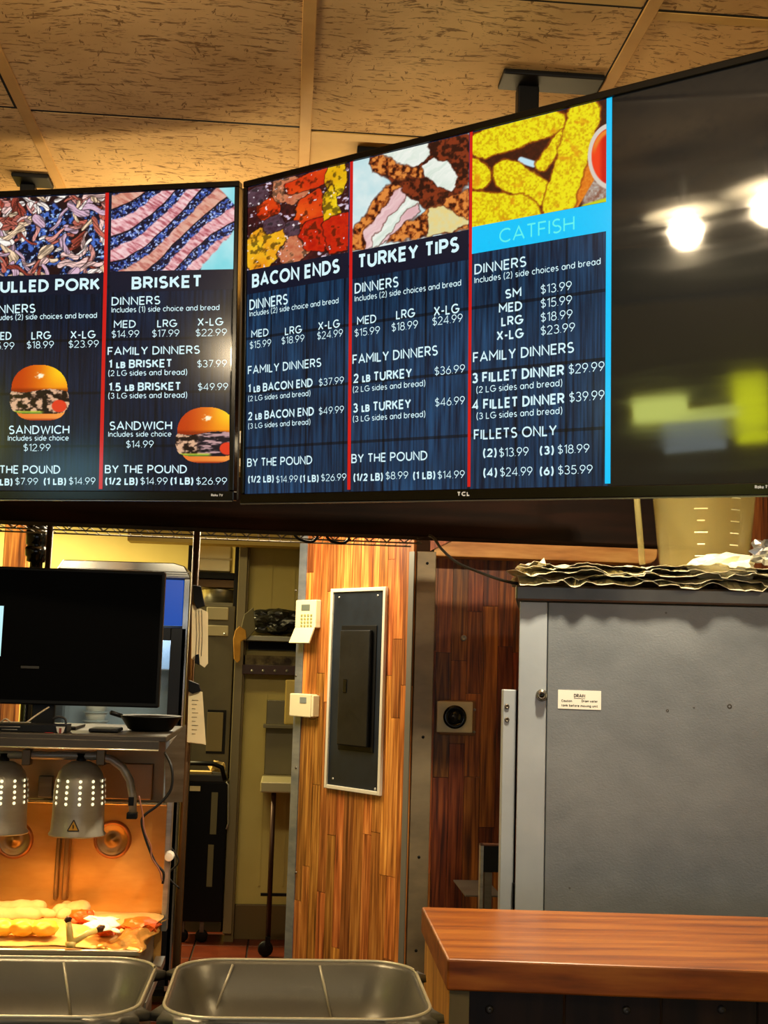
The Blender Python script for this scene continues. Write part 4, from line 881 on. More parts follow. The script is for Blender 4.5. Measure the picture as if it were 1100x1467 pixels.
# raised fold of foil behind/right of the pitcher
def blob(name, c, r, seed, parent, m, n=4, squash=(1, 1, 1), jag=.3, T=None):
    bmm = bmesh.new(); bmesh.ops.create_icosphere(bmm, subdivisions=n, radius=1); rnd = random.Random(seed)
    for v in bmm.verts:
        k = 1 + rnd.uniform(-jag, jag) * .5 + .25 * math.sin(v.co.x * 5 + seed) * math.sin(v.co.y * 6) * math.cos(v.co.z * 5)
        v.co = Vector((v.co.x * r * squash[0] * k, v.co.y * r * squash[1] * k, v.co.z * r * squash[2] * k)) + Vector(c)
    vs = [v.co.copy() for v in bmm.verts]; fs = [tuple(v.index for v in f.verts) for f in bmm.faces]; bmm.free()
    mb = MB(T).add(vs, fs); return mb.build(name, m, parent)
p = PO(1030, 806, .05)
blob('foil_fold', (p.x + .01, .05, p.z - .012), .085, 5, t, FOIL, 3, (1.0, .35, .42), .35, TO)
p = PO(1098, 797, .02)
o = blob('foil_ball', (p.x + .012, .02, p.z + .012), .045, 9, None, mat('foil_dull', (150, 150, 150), .3, .9), 3, (1.05, .8, .8), .4, TO)
tag(o, 'crumpled ball of grey foil at the right edge on top of the oven', 'foil')
# pitcher
YP = YO + .14
CLR = mat('clear_plastic', (176, 162, 104), .22, 0, trans=.5, ior=1.15, spec=.4, alpha=.5)
cx = P(1008, 760, YP); zb0 = P(1008, 818, YP).z; zt0 = P(1008, 690, YP).z
t = thing('measuring_pitcher', 'large cloudy plastic measuring pitcher standing on foil on the oven', 'pitcher', (cx.x, YP, zb0))
rt = (P(1078, 712, YP).x - P(937, 712, YP).x) / 2; rb = (P(1067, 812, YP).x - P(946, 812, YP).x) / 2
hh = zt0 - zb0
MB().lathe([(0, 0), (rb * .96, 0), (rb, .006), (rt * 1.02, hh), (rt * 1.08, hh + .003), (rt * 1.08, hh + .008), (rt * 1.0, hh + .008), (rb - .004, .010), (0, .008)], (cx.x, YP, zb0), 40).build('jug_body', CLR, t)
hx = P(913, 760, YP).x; hx2 = P(921, 812, YP).x
MB().tube([(cx.x - rt, YP, zb0 + hh * .9), (hx + .01, YP, zb0 + hh * .9), (hx - .004, YP, zb0 + hh * .86), (hx2 - .002, YP, zb0 + .012)], .0095, 8).build('handle', CLR, t)
MK = mat('mark_white', (240, 232, 190), .5, 0)
for k in range(7):
    z_ = zb0 + .03 + k * .0325; fr = (z_ - zb0) / hh; rr_ = rb + (rt - rb) * fr + .0008
    for a0, wd_ in ((-112, 7 if k % 2 else 12), (-70, 10)):
        ang = [radians(a0 + wd_ * (i / 4 - .5) * 1.3) for i in range(5)]
        vs = [(cx.x + rr_ * cos(q_), YP + rr_ * sin(q_), z_ + h_) for q_ in ang for h_ in (0, .0032)]
        MB().add(vs, [(2 * i, 2 * i + 2, 2 * i + 3, 2 * i + 1) for i in range(4)]).build('measure_mark', MK, t)

# ------------------------------------------------------------------ wooden ledge
ZL = 1.07
A = PZ(604, 1299, ZL); Bf = PZ(641, 1374, ZL); Cb = PZ(1100, 1313.5, ZL); Cf = PZ(1100, 1391, ZL)
db = (Cb - A).normalized(); df = (Cf - Bf).normalized()
C2 = A + db * 1.5; D2 = Bf + df * 1.5
t = thing('serving_ledge', 'thick varnished wooden ledge on a dark boarded front at the lower right', 'counter', (Bf.x, Bf.y, 0))
def hexa(a_, b_, c_, d_, z0_, z1_):
    lo = [Vector((q.x, q.y, z0_)) for q in (a_, b_, c_, d_)]; hi = [Vector((q.x, q.y, z1_)) for q in (a_, b_, c_, d_)]
    return MB().add(lo + hi, [(3, 2, 1, 0), (4, 5, 6, 7), (0, 1, 5, 4), (1, 2, 6, 5), (2, 3, 7, 6), (3, 0, 4, 7)])
th = .056
hexa(Bf, D2, C2, A, ZL - th, ZL).build('ledge_top', MATS['ledge_wood'], t, .004)
ins = Vector((.006, 0, 0)); 
E0 = Bf + Vector((.004, .008, 0)); E1_ = E0 + Vector((.022, 0, 0)); E2 = A + Vector((.03, -.01, 0)); E3 = A + Vector((.008, -.01, 0))
hexa(E0, E1_, E2, E3, .0, ZL - th).build('end_panel', MATS['ochre_wood'], t, .002)
q0 = Bf + Vector((.006, .006, 0)); q1 = P(673, 1440, Bf.y)
hexa(q0, Vector((q1.x, q0.y, 0)), Vector((q1.x, q0.y + .02, 0)), q0 + Vector((0, .02, 0)), .0, ZL - th - .001).build('corner_strip', mat('grey_strip', (110, 98, 66), .5, 0, (92, 82, 56), 8, (1, 1, .3)), t, .001)
for k in range(8):
    xk = q1.x + .002 + k * .186; 
    yk = Bf.y + .055
    B(xk + .001, xk + .184, yk, yk + .018, .02, ZL - th - .001).build('front_board', MATS['dark_board'], t, .0015, 1)
for px, py in ((897, 1447), (1033, 1446), (701, 1446)):
    p = P(px, py, Bf.y + .055); MB().lathe([(0, -.004), (.004, -.006), (.008, -.003), (.0085, 0)], p, 12, 'y').build('knob', mat('hook_metal', (92, 88, 84) if px == 897 else (42, 30, 24), .4, .7), t)

# ------------------------------------------------------------------ foreground counter and the two roasting trays
ZR = 1.262
fb = PZ(430, 1377, ZR); ff = PZ(430, 1462, ZR)
yb_, yf_ = fb.y, ff.y
def tray(cx, w_, label, seed):
    cy = (yb_ + yf_) / 2; d_ = yb_ - yf_
    t = thing('roasting_tray', label, 'tray', (cx, cy, ZR - .062), 'dark metal trays at the front')
    def ring(hw, hd, r, z, wob=0):
        pts = []
        for sx, sy, a0 in ((1, 1, 0), (-1, 1, 90), (-1, -1, 180), (1, -1, 270)):
            for k in range(9):
                a_ = radians(a0 + k * 11.25); 
                rr_ = r * (1 + (wob * (1 if k % 2 else -1)))
                pts.append((cx + sx * (hw - r) + rr_ * cos(a_), cy + sy * (hd - r) + rr_ * sin(a_), z))
        # extra points on straight edges for pinched ribs
        return pts
    hw, hd = w_ / 2, d_ / 2
    prof = [(hw + .006, hd + .004, .055, -.012, .14), (hw + .007, hd + .005, .055, -.004, .10), (hw + .002, hd + .001, .052, .0, .02), (hw - .003, hd - .003, .050, .0, 0), (hw - .006, hd - .006, .048, -.004, 0),
            (hw - .016, hd - .014, .042, -.030, 0), (hw - .026, hd - .022, .036, -.056, 0), (hw - .034, hd - .030, .030, -.060, 0), (hw * .5, hd * .5, .02, -.0605, 0)]
    mb = MB(); vs = []; 
    for q in prof: vs += ring(q[0], q[1], q[2], ZR + q[3], q[4])
    n = 36; fs = [(i * n + k, i * n + (k + 1) % n, (i + 1) * n + (k + 1) % n, (i + 1) * n + k) for i in range(len(prof) - 1) for k in range(n)]
    fs.append(tuple((len(prof) - 1) * n + k for k in range(n)))
    o = mb.add(vs, [f[::-1] for f in fs], True).build('tray_shell', TRAYM, t, solid=.0008)
    rim_line = ring(hw - .0005, hd - .0005, .052, ZR + .0012); rim_line = rim_line + rim_line[:2]
    MB().tube(rim_line, .0017, 6, False).build('rim_highlight', mat('highlight_metal', (226, 216, 180), .3, .3), t)  # pale tube along the rim, painting its highlight
    RB = mat('rib_metal', (190, 182, 156), .35, .3)
    for fx, lean in ((-.27, -.22), (.10, .16), (.36, .05)):
        xx = cx + fx * w_
        MB().tube([(xx, yb_ - .006, ZR - .003), (xx + lean * .05, yb_ - .016, ZR - .032), (xx + lean * .09, yb_ - .0255, ZR - .057)], .0016, 6).build('rib', RB, t)
    return t
xl = PZ(246, 1380, ZR).x; xr_ = PZ(606, 1396, ZR).x; w_ = xr_ - xl
tray((xl + xr_) / 2, w_ - .014, 'dark metal roasting tray in the foreground right of the other tray', 1)
tray((xl + xr_) / 2 - w_ - .008, w_ - .014, 'dark metal roasting tray at the lower left corner of the photo', 2)
zc0 = ZR - .066
t = thing('front_counter', 'black counter in the foreground under the two metal trays', 'counter', (xl, yf_, 0))
B(-1.3, xr_ - .012, yf_ + .015, yb_ - .02, zc0 - .03, zc0).build('worktop', BLACKG, t, .003)
B(-1.3, xr_ - .03, yf_ + .03, yb_ - .03, 0, zc0 - .03).build('carcass', BLACK, t)

# ------------------------------------------------------------------ heated food display
YW, YWb = 3.12, 3.62
xl_ = P(-90, 1200, YW).x
t = thing('food_warmer', 'stainless steel heated food display lit orange at the lower left', 'food warmer', (P(100, 1300, YW).x, YW + .25, 0))
xr_w = P(238, 1063, YW).x
zt_, zbt = P(120, 1052, YW).z, P(120, 1073, YW).z
B(xl_, xr_w, YW, YWb, zbt + .02, zt_).build('top_shelf', mat('shelf_dark', (70, 62, 50), .42, .3, (54, 48, 40), 4), t, .003)
B(xl_, P(228, 1066, YW).x, YW - .006, YW + .004, zbt, zt_ - .012).build('front_lip', mat('shelf_dark', (70, 62, 50), .42, .3), t, .002)
MB().tube([(xl_, YW - .008, zbt + .001), (P(228, 1066, YW).x, YW - .008, zbt + .001)], .0022, 6).build('bright_edge', mat('edge_bright', (236, 226, 190), .2, .7), t)
zb2 = P(110, 1336, YWb).z
zm = P(110, 1149, YWb).z
xr2 = P(236, 1240, YWb).x
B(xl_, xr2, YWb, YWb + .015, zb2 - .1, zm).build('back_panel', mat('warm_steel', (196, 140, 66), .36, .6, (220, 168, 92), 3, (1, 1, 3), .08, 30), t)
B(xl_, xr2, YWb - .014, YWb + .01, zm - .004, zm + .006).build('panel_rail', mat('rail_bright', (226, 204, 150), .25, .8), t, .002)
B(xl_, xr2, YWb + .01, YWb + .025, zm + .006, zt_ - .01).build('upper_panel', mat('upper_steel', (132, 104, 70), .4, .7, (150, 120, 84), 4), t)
xx0, xx1, zz0, zz1 = rect(142, 1094, 218, 1146, YWb - .02)
B(xx0, xx1, YWb - .012, YWb + .012, zz0, zz1).build('control_box', mat('box_steel', (130, 104, 76), .4, .6), t, .003)
xx0, xx1, zz0, zz1 = rect(54, 1112, 74, 1143, YWb - .02)
B(xx0, xx1, YWb - .012, YWb + .012, zz0, zz1).build('vent_plate', STEEL_D, t, .002)
for a_, b_ in ((78, 84), (90, 98)):
    xx0, xx1, zz0, zz1 = rect(a_, 1200, b_, 1290, YWb - .03)
    B(xx0, xx1, YWb - .03, YWb, zz0, zz1).build('channel_rib', mat('rib_steel', (150, 116, 74), .3, .75), t, .004)
for px in (20, 161):
    p = P(px, 1203, YWb - .004)
    rg = MB().lathe([(.040, -.002), (.044, -.008), (.050, -.008), (.053, 0)], (p.x, YWb, p.z), 30, 'y').build('dish_ring', mat('ring_copper', (190, 120, 70), .3, .7), t)
    MB().lathe([(0, -.012), (.008, -.011), (.014, -.004), (.026, .0), (.032, -.0035), (.042, -.005)], (p.x, YWb - .001, p.z), 30, 'y').build('dish', mat('dish_metal', (170, 130, 80), .34, .8), rg)
B(xr2 - .012, xr2 + .014, YW + .02, YWb, zb2 - .08, zb2 - .06).build('side_rail', STEEL, t)
B(xr2, xr2 + .016, YWb - .03, YWb + .01, .85, zt_ - .01).build('back_post', STEEL, t, .002)
xx0 = P(236, 1090, YW).x
B(xx0 - .010, xx0 + .002, YW + .10, YWb, P(240, 1150, YW).z, zbt + .02).build('side_cheek', STEEL, t, .002)
MB().add([(xx0, YW, zbt), (xx0 + .045, YW + .02, zt_ + .03), (xx0 + .045, YW + .03, zt_ - .16), (xx0 + .006, YW + .01, zt_ - .16)], [(0, 1, 2, 3), (3, 2, 1, 0)]).build('side_gusset', STEEL_D, t, solid=.002)
zbase = P(100, 1362, YW).z
B(xl_, P(200, 1366, YW).x, YW, YW + .012, zbase - .012, zbase + .002).build('front_rim', mat('rim_bright', (220, 208, 180), .3, .7), t, .003)
bf0 = Vector((xl_, YW + .012, 0)); bf1 = Vector((P(194, 1368, YW).x, YW + .012, 0)); bb1 = Vector((P(240, 1310, YWb).x - .01, YWb, 0)); bb0 = Vector((xl_, YWb, 0))
lo = [Vector((q.x, q.y, zbase - .03)) for q in (bf0, bf1, bb1, bb0)]; hi = [Vector((q.x, q.y, zbase - .010)) for q in (bf0, bf1, bb1, bb0)]
MB().add(lo + hi, [(3, 2, 1, 0), (4, 5, 6, 7), (0, 1, 5, 4), (1, 2, 6, 5), (2, 3, 7, 6), (3, 0, 4, 7)]).build('food_bed', mat('bed_steel', (170, 140, 96), .4, .6), t, .003)
B(xl_, P(192, 1366, YW).x, YW + .004, YWb + .02, .0, zbase - .031).build('base_cabinet', STEEL_D, t)
# light bar
YLb = YW + .17
zbar = P(60, 1083, YLb).z
bar = [(xl_, YLb, zbar)] + [tuple(P(px, py, YLb)) for px, py in ((60, 1082), (140, 1083), (160, 1088), (176, 1100), (186, 1118), (190, 1140), (190, 1168))]
tb_ = t
MB().tube(bar, .0105, 10).build('lamp_bar', LAMPM, tb_)
p = P(190, 1166, YLb); MB().box(p.x - .014, p.x + .012, YLb - .014, YLb + .014, p.z - .012, p.z + .004).build('end_cap', BLACK, tb_, .002)
p = P(189, 1148, YLb); MB().box(p.x - .008, p.x + .006, YLb - .0125, YLb - .008, p.z - .01, p.z + .012).build('switch', BLACK, tb_, .001)
for px in (40, 146):
    p = P(px, 1081, YLb); MB().box(p.x - .012, p.x + .01, YLb - .016, YLb + .016, p.z - .026, p.z + .014).build('bracket', mat('bracket', (96, 78, 56), .35, .8), tb_, .002)
    MB().box(p.x - .005, p.x + .004, YLb, YLb + .012, p.z + .014, zbt + .022).build('hanger', STEEL_D, tb_)
HOLE = mat('bright_hole', (255, 250, 210), .5, emit=(255, 246, 200), estr=1.2)
for li, (px, lab) in enumerate(((113, 'bell-shaped grey heat lamp with perforations, the right-hand one above the food'), (2, 'bell-shaped grey heat lamp cut by the left edge of the photo'))):
    c = P(px, 1150, YLb); ztop = P(px, 1089, YLb).z; zbo = P(px, 1196 if li == 0 else 1193, YLb).z; h_ = ztop - zbo; R_ = (P(px + 40, 1190, YLb).x - P(px - 38, 1190, YLb).x) / 2
    t = thing('heat_lamp', lab, 'heat lamp', (c.x, YLb, ztop), 'heat lamps over the food')
    prof = [(.004, h_), (R_ * .35, h_ * .985), (R_ * .62, h_ * .93), (R_ * .80, h_ * .84), (R_ * .90, h_ * .72), (R_ * .94, h_ * .58), (R_ * .95, h_ * .3), (R_ * .98, h_ * .06), (R_ * 1.05, h_ * .02), (R_ * 1.04, 0), (R_ * .93, .004), (R_ * .90, h_ * .3), (R_ * .88, h_ * .6), (R_ * .55, h_ * .9), (0, h_ * .95)]
    MB().lathe(prof, (c.x, YLb, zbo), 40).build('shade', LAMPM, t)
    MB().lathe([(0, -.01), (.012, -.01), (.014, .03), (0, .03)], (c.x, YLb, ztop - .002 - .01), 12).build('neck', BLACKM, t)
    MB().lathe([(0, 0), (.022, .008), (.034, .03), (.030, .055), (.014, .08), (.012, .10)], (c.x, YLb, zbo + .03), 20).build('bulb', mat('lamp_glow', (255, 220, 140), .4, emit=(255, 206, 120), estr=14), t)
    for k in range(12):
        a_ = radians(k * 30 + 10 - 90)
        for j in range(5):
            f_ = .52 + j * .075; z_ = zbo + h_ * (1.34 - f_ - .02) * .72
            z_ = zbo + h_ * (.44 + .075 * j); rr_ = R_ * (.957 if j < 2 else (.945, .93, .915)[j - 2])
            if sin(a_) > .2: continue
            cc = (c.x + rr_ * cos(a_), YLb + rr_ * sin(a_), z_); e1 = Vector((-sin(a_), cos(a_), 0)); e2 = Vector((0, 0, 1)); n_ = Vector((cos(a_), sin(a_), 0))
            vs = [Vector(cc) + n_ * .0005 + (e1 * cos(q) + e2 * sin(q)) * .0042 for q in [i * pi / 4 for i in range(8)]]
            MB().add(vs, [tuple(range(8))]).build('perforation', HOLE, t)
    if li == 0:
        p = P(105, 1184, YLb - R_); y_ = YLb - R_ * .985; s_ = .014
        MB().add([(p.x - s_, y_, p.z - s_ * .8), (p.x + s_, y_, p.z - s_ * .8), (p.x, y_ + .002, p.z + s_ * 1.1)], [(0, 1, 2)]).build('warning_label', mat('warn_yellow', (206, 150, 30), .5), t)
        y_ -= .0006
        for a2, b2 in (((-1, -.8), (1, -.8)), ((1, -.8), (0, 1.1)), ((0, 1.1), (-1, -.8))):
            vv, ff_ = ribbon([(a2[0] * s_, a2[1] * s_), (b2[0] * s_, b2[1] * s_)], .0014, False)
            MB().add([(p.x + v.x, y_ + (.0 if v.y < 0 else .0018), p.z + v.y) for v in vv], ff_).build('label_outline', INK, t)
        MB().tube([(p.x, y_ - .0004, p.z - .005), (p.x - .001, y_ + .0004, p.z + .004)], .0013, 5).build('warning_symbol', INK, t)
    lamp('SPOT', (c.x, YLb, zbo + .02), 8, (1, .56, .18), .03, (0, 0, 0), angle=radians(150))

# food and cloths
zfd = zbase - .008
def cloth(name, label, pts, cat, m, z, hgt, seed, n=16, th=.004):
    """pts: pixel outline corners on the bed plane (4), wavy sheet between"""
    rnd = random.Random(seed); c = [PZ(px, py, z) for px, py in pts]; vs = []; fs = []
    for j in range(n + 1):
        for i in range(n + 1):
            u, v = i / n, j / n; q = (c[0] * (1 - u) + c[1] * u) * (1 - v) + (c[3] * (1 - u) + c[2] * u) * v
            e = min(u, 1 - u, v, 1 - v) * 4; h_ = hgt * min(1, e) * (.55 + .45 * math.sin(u * 8 + seed + 2 * math.sin(v * 5))) + rnd.uniform(0, hgt * .12)
            vs.append((q.x + .01 * math.sin(v * 13 + seed), q.y + .012 * math.sin(u * 11 + seed), z + .004 + h_))
    for j in range(n):
        for i in range(n): a_ = j * (n + 1) + i; fs.append((a_, a_ + 1, a_ + n + 2, a_ + n + 1))
    o = MB().add(vs, fs, True).build(name, m, solid=th); return tag(o, label, cat)
cloth('parchment_sheet', 'crumpled sheet of food paper lining the heated display under the food', [(-30, 1356), (205, 1362), (232, 1312), (-40, 1296)], 'paper', mat('parch', (222, 186, 120), .7, 0, (200, 150, 80), 8, bump=.4, bscale=40), zfd - .004, .012, 3, 22, .001)
def lumps(name, caps, m, label, cat, vox=.0045, seed=0):
    """several rounded lobes fused into one soft surface"""
    mb = MB(); rnd = random.Random(seed)
    for a_, b_, r0, r1 in caps:
        n = 7; pts = [a_ + (b_ - a_) * (i / n) + Vector((0, 0, rnd.uniform(-.002, .003))) for i in range(n + 1)]; d = (b_ - a_).normalized()
        rs = [r0 + (r1 - r0) * i / n + rnd.uniform(-.0015, .0015) for i in range(n + 1)]
        pts = [a_ - d * r0 * .9, a_ - d * r0 * .55] + pts + [b_ + d * r1 * .55, b_ + d * r1 * .9]; rs = [r0 * .35, r0 * .8] + rs + [r1 * .8, r1 * .35]
        mb.tube(pts, rs, 14)
    o = mb.build(name, m); q = o.modifiers.new('fuse', 'REMESH'); q.mode = 'VOXEL'; q.voxel_size = vox; q.use_smooth_shade = True
    q = o.modifiers.new('soft', 'SMOOTH'); q.iterations = 3; q.factor = .5
    return tag(o, label, cat)
zk = zfd + .004
def Q(px, py, Y): return P(px, py, Y)
YM2 = YW + .40
def low(px, py, Y, r): 
    p = P(px, py, Y); p.z = max(p.z, zk + r * .8); return p
lumps('oven_cloth', [(low(-20, 1320, YM2, .02), low(30, 1306, YM2, .024), .022, .026), (low(30, 1306, YM2, .024), low(58, 1300, YM2, .02), .026, .020), (low(-10, 1322, YM2 - .05, .02), low(50, 1320, YM2 - .05, .02), .022, .018), (low(40, 1312, YM2 - .02, .02), low(75, 1322, YM2 - .04, .02), .018, .012)],
      CLOTH, 'pale folded kitchen cloth lying at the left end of the heated display', 'cloth', seed=1)
lumps('oven_mitt', [(low(84, 1318, YM2 - .02, .02), low(120, 1300, YM2, .02), .022, .020), (low(90, 1322, YM2 - .05, .02), low(130, 1312, YM2 - .03, .02), .018, .014), (low(86, 1322, YM2 - .03, .02), low(96, 1302, YM2 + .02, .02), .020, .020)],
      CLOTH, 'pale padded oven mitt lying behind the tongs under the heat lamp', 'mitt', seed=2)
BUN = mat('golden_food', (236, 178, 40), .4, 0, (250, 214, 90), 9, bump=.2, bscale=25)
for i, (px, py, r_, lab) in enumerate(((2, 1334, .029, 'leftmost glowing yellow bread roll on the paper'), (33, 1335, .029, 'second yellow bread roll from the left on the paper'), (63, 1336, .027, 'third yellow bread roll, nearest to the tongs'), (-22, 1336, .03, None))):
    if lab is None: continue
    q = PZ(px, py, zfd + .02); o = blob('bread_roll', (q.x, q.y, zfd + .030), r_, i, None, BUN, 3, (1.25, .9, .72), .02)
    for pl in o.data.polygons: pl.use_smooth = True
    tag(o, lab, 'bread', 'bread rolls under the heat lamps')
WRAP = mat('orange_wrap', (176, 58, 8), .4, 0, (214, 96, 20), 7, bump=.4, bscale=30)
for i, (px, py, sx, sy, lab) in enumerate(((116, 1322, .034, .024, 'orange wrapped packet behind the tongs'), (151, 1338, .036, .024, 'orange wrapped packet in front of the mitt, right of the tongs'), (201, 1334, .046, .05, 'large flat orange piece at the right end of the display'))):
    q = PZ(px, py, zfd + .01); o = blob('food_packet', (q.x, q.y, zfd + .024), 1, 20 + i, None, WRAP, 3, (sx, sy, .020), .16)
    tag(o, lab, 'food packet', 'wrapped food in the heated display')
cloth('white_napkin', 'bright white folded paper napkin between the orange packets', [(122, 1334), (168, 1338), (168, 1318), (125, 1316)], 'napkin', mat('napkin', (250, 244, 224), .8), zfd + .035, .012, 7, 10, .002)
cloth('foil_liner', 'crumpled shiny liner at the front right corner of the heated display', [(128, 1362), (200, 1366), (238, 1318), (176, 1350)], 'foil', mat('liner', (206, 150, 70), .3, .5, bump=.7, bscale=50), zfd + .002, .022, 13, 18, .0008)
# tongs
tt = thing('serving_tongs', 'open metal serving tongs with dark tips lying on the food paper', 'tongs', PZ(105, 1350, zfd + .02))
TG = mat('tong_metal', (236, 206, 120), .4, .1)
a0 = PZ(101, 1352, zfd + .022); a1 = P(97, 1312, a0.y + .02); a2 = P(150, 1327, a0.y + .05)
for e, r0 in ((a1, .006), (a2, .006)):
    d = e - a0; mid = a0 + d * .5 + Vector((0, 0, .004))
    MB().tube([a0, mid, a0 + d * .75], [.009, .008, .007], 8).build('arm', TG, tt)
    MB().tube([a0 + d * .75, a0 + d * .88, e], [.006, .010, .003], 8).build('tip', mat('tip_brown', (70, 40, 24), .5, .3), tt)
MB().lathe([(0, -.01), (.012, -.008), (.013, .004), (0, .008)], a0, 12).build('hinge', TG, tt)

# ------------------------------------------------------------------ wire shelving behind the beam
YS = 3.9
t = thing('wire_shelf', 'chrome wire shelving unit whose zigzag front edge runs under the dark beam', 'shelf', (P(270, 900, YS).x, YS, 0))
WIRE = mat('wire', (120, 112, 96), .35, .7)
za_, zb_ = P(150, 751.5, YS).z, P(150, 761.5, YS).z
wx0, wx1 = P(-60, 757, YS).x, P(604, 765, YS).x
for z_ in (za_, zb_): MB().tube([(wx0, YS, z_), (wx1, YS, z_)], .0028, 6).build('edge_wire', WIRE, t)
n = 52; pts = [(wx0 + (wx1 - wx0) * i / n, YS, (za_ if i % 2 else zb_)) for i in range(n + 1)]
MB().tube(pts, .0024, 5).build('truss_wire', WIRE, t)
for i in range(40):
    x_ = wx0 + (wx1 - wx0) * (i + .5) / 40
    MB().tube([(x_, YS, za_ + .003), (x_, YS + .34, za_ + .003)], .0018, 4).build('deck_wire', WIRE, t)
MB().tube([(wx0, YS + .34, za_), (wx1, YS + .34, za_)], .003, 6).build('edge_wire', WIRE, t)
pp = P(268, 1060, YS - .0)
PST = mat('pole_steel', (120, 92, 62), .32, .75, (84, 62, 42), 3, (1, 1, .6))
MB().tube([(pp.x, YS - .004, 0), (pp.x, YS - .004, za_ + .05)], .0115, 12).build('pole', PST, t)
pq = P(70, 790, YS)
MB().tube([(pq.x, YS, 1.2), (pq.x, YS, za_ + .02)], .010, 12).build('pole', PST, t)

CABM = mat('cable_black', (20, 20, 22), .45)
def cable(name, label, pts, r, m=CABM, n=8):
    P3 = [Vector(p) for p in pts]; out = []
    for i in range(len(P3) - 1):
        p0 = P3[max(i - 1, 0)]; p1 = P3[i]; p2 = P3[i + 1]; p3 = P3[min(i + 2, len(P3) - 1)]
        for k in range(5):
            u = k / 5; out.append(.5 * ((2 * p1) + (-p0 + p2) * u + (2 * p0 - 5 * p1 + 4 * p2 - p3) * u * u + (-p0 + 3 * p1 - 3 * p2 + p3) * u ** 3))
    out.append(P3[-1])
    return tag(MB().tube(out, r, n).build(name, m), label, 'cable')
cable('cable', 'thick black cable looped under the beam above the breaker panel', [P(x, y, 3.885) for x, y in ((418, 760), (428, 772), (448, 776), (458, 764), (466, 766), (474, 775), (492, 778), (500, 770), (488, 762))], .0045)
cable('cable', 'black cable sagging from the beam across to the foil on the oven', [P(598, 770, 3.8), P(618, 768, 3.74), P(632, 786, 3.66), P(655, 806, 3.58), P(690, 821, 3.48), P(722, 832, 3.38), P(742, 836, 3.36)], .0042)

# ------------------------------------------------------------------ papers clipped to the pole
def papers(label, poly, yy, clip):
    c0 = P(poly[0][0], poly[0][1], yy)
    t = thing('clipped_papers', label, 'papers', (c0.x, yy, c0.z), 'papers clipped to the shelf pole')
    for k in range(3):
        pts = [P(x + k * .9, y + k * .7, yy) for x, y in poly]; xz = [(q.x, q.z) for q in pts]
        MB().prism(xz, yy + .003 * k, yy + .0012 + .003 * k).build('sheet', PAPER, t)
    cpt = [P(x, y, yy - .004) for x, y in clip]
    MB().prism([(q.x, q.z) for q in cpt], yy - .008, yy + .012).build('clip', BLACKM, t, .002)
    return t
t1 = papers('upper bundle of papers clipped to the shelf pole', [(275, 866), (296, 876), (296, 949), (291, 955), (274, 943)], 3.84, [(276, 838), (288, 840), (291, 856), (294, 868), (282, 872), (277, 862)])
for px in (281, 285, 289):
    MB().tube([P(px, 874, 3.838), P(px + 1, 910, 3.838), P(px - .5, 940, 3.838)], .0007, 4).build('pen_line', INK, t1)
cp = [P(x, y, 3.83) for x, y in ((280, 938), (285, 937), (286, 953), (279, 950))]; MB().prism([(q.x, q.z) for q in cp], 3.828, 3.838).build('clip', BLACKM, t1, .001)
t2 = papers('lower single note hanging from the shelf pole', [(270, 993), (288, 990), (293, 1066), (268, 1063)], 3.84, [(270, 974), (285, 980), (288, 990), (276, 994), (269, 990)])
for k in range(9):
    y_ = 1003 + k * 6; MB().tube([P(275, y_, 3.8385), P(284 - (k % 3) * 2, y_ + .3, 3.8385)], .0006, 4).build('handwriting', INK, t2)

# ------------------------------------------------------------------ on the warmer: monitor, box, pan
YMn = 3.34
ztop = zt_
t = thing('monitor', 'large black flat monitor standing on top of the heated display', 'monitor', (P(90, 1010, YMn).x, YMn, zt_))
mx0, mx1 = P(-60, 912, YMn).x, P(232, 917, YMn).x; mz0, mz1 = P(100, 1011, YMn).z, P(110, 815, YMn).z
B(mx0, mx1, YMn, YMn + .03, mz0, mz1).build('case', mat('case_black', (4, 4, 4), .5, spec=.2), t, .004)
B(mx0 + .008, mx1 - .008, YMn - .001, YMn + .001, mz0 + .012, mz1 - .008).build('screen', mat('dead_screen', (1, 1, 1), .5, spec=.04), t)
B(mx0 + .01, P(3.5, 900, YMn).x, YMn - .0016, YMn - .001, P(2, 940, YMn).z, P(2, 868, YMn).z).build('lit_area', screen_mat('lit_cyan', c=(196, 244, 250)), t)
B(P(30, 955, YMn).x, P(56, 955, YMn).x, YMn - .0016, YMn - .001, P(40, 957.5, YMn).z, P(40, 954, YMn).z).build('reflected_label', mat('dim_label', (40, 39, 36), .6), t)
sx = P(58, 1030, YMn).x
B(sx - .03, sx + .03, YMn + .028, YMn + .045, zt_ + .008, mz0 + .1).build('stand', BLACK, t, .003)
B(sx - .11, sx + .10, YMn - .05, YMn + .11, zt_ + .0005, zt_ + .009).build('base', BLACK, t, .003)
cable('cable', 'thin grey cable curling in front of the monitor stand', [P(0, 1036, 3.22), P(8, 1030, 3.22), P(18, 1036, 3.22), P(34, 1037, 3.22), P(50, 1026, 3.24), P(70, 1013, 3.3)], .0022, mat('cable_grey', (150, 136, 112), .4))
cable('cable', 'short black cable arching beside the monitor stand', [P(76, 1030, 3.3), P(84, 1027, 3.3), P(93, 1030, 3.3), P(94, 1037, 3.3)], .003)
x0, x1, z0, z1 = rect(-60, 1037, 95, 1058, YW + .02)
z0 = zt_ + .001
t = thing('black_carton', 'flat black carton with a red label and a white shield mark on the heated display', 'box', ((x0 + x1) / 2, YW + .06, z0))
B(x0, x1, YW + .02, YW + .09, z0, z1).build('carton', BLACK, t, .001)
xa_, xb_, c0_, c1_ = rect(64, 1051.5, 76, 1057, YW + .02); B(xa_, xb_, YW + .019, YW + .0202, max(c0_, z0), c1_).build('red_label', mat('label_red', (190, 40, 34), .5), t)
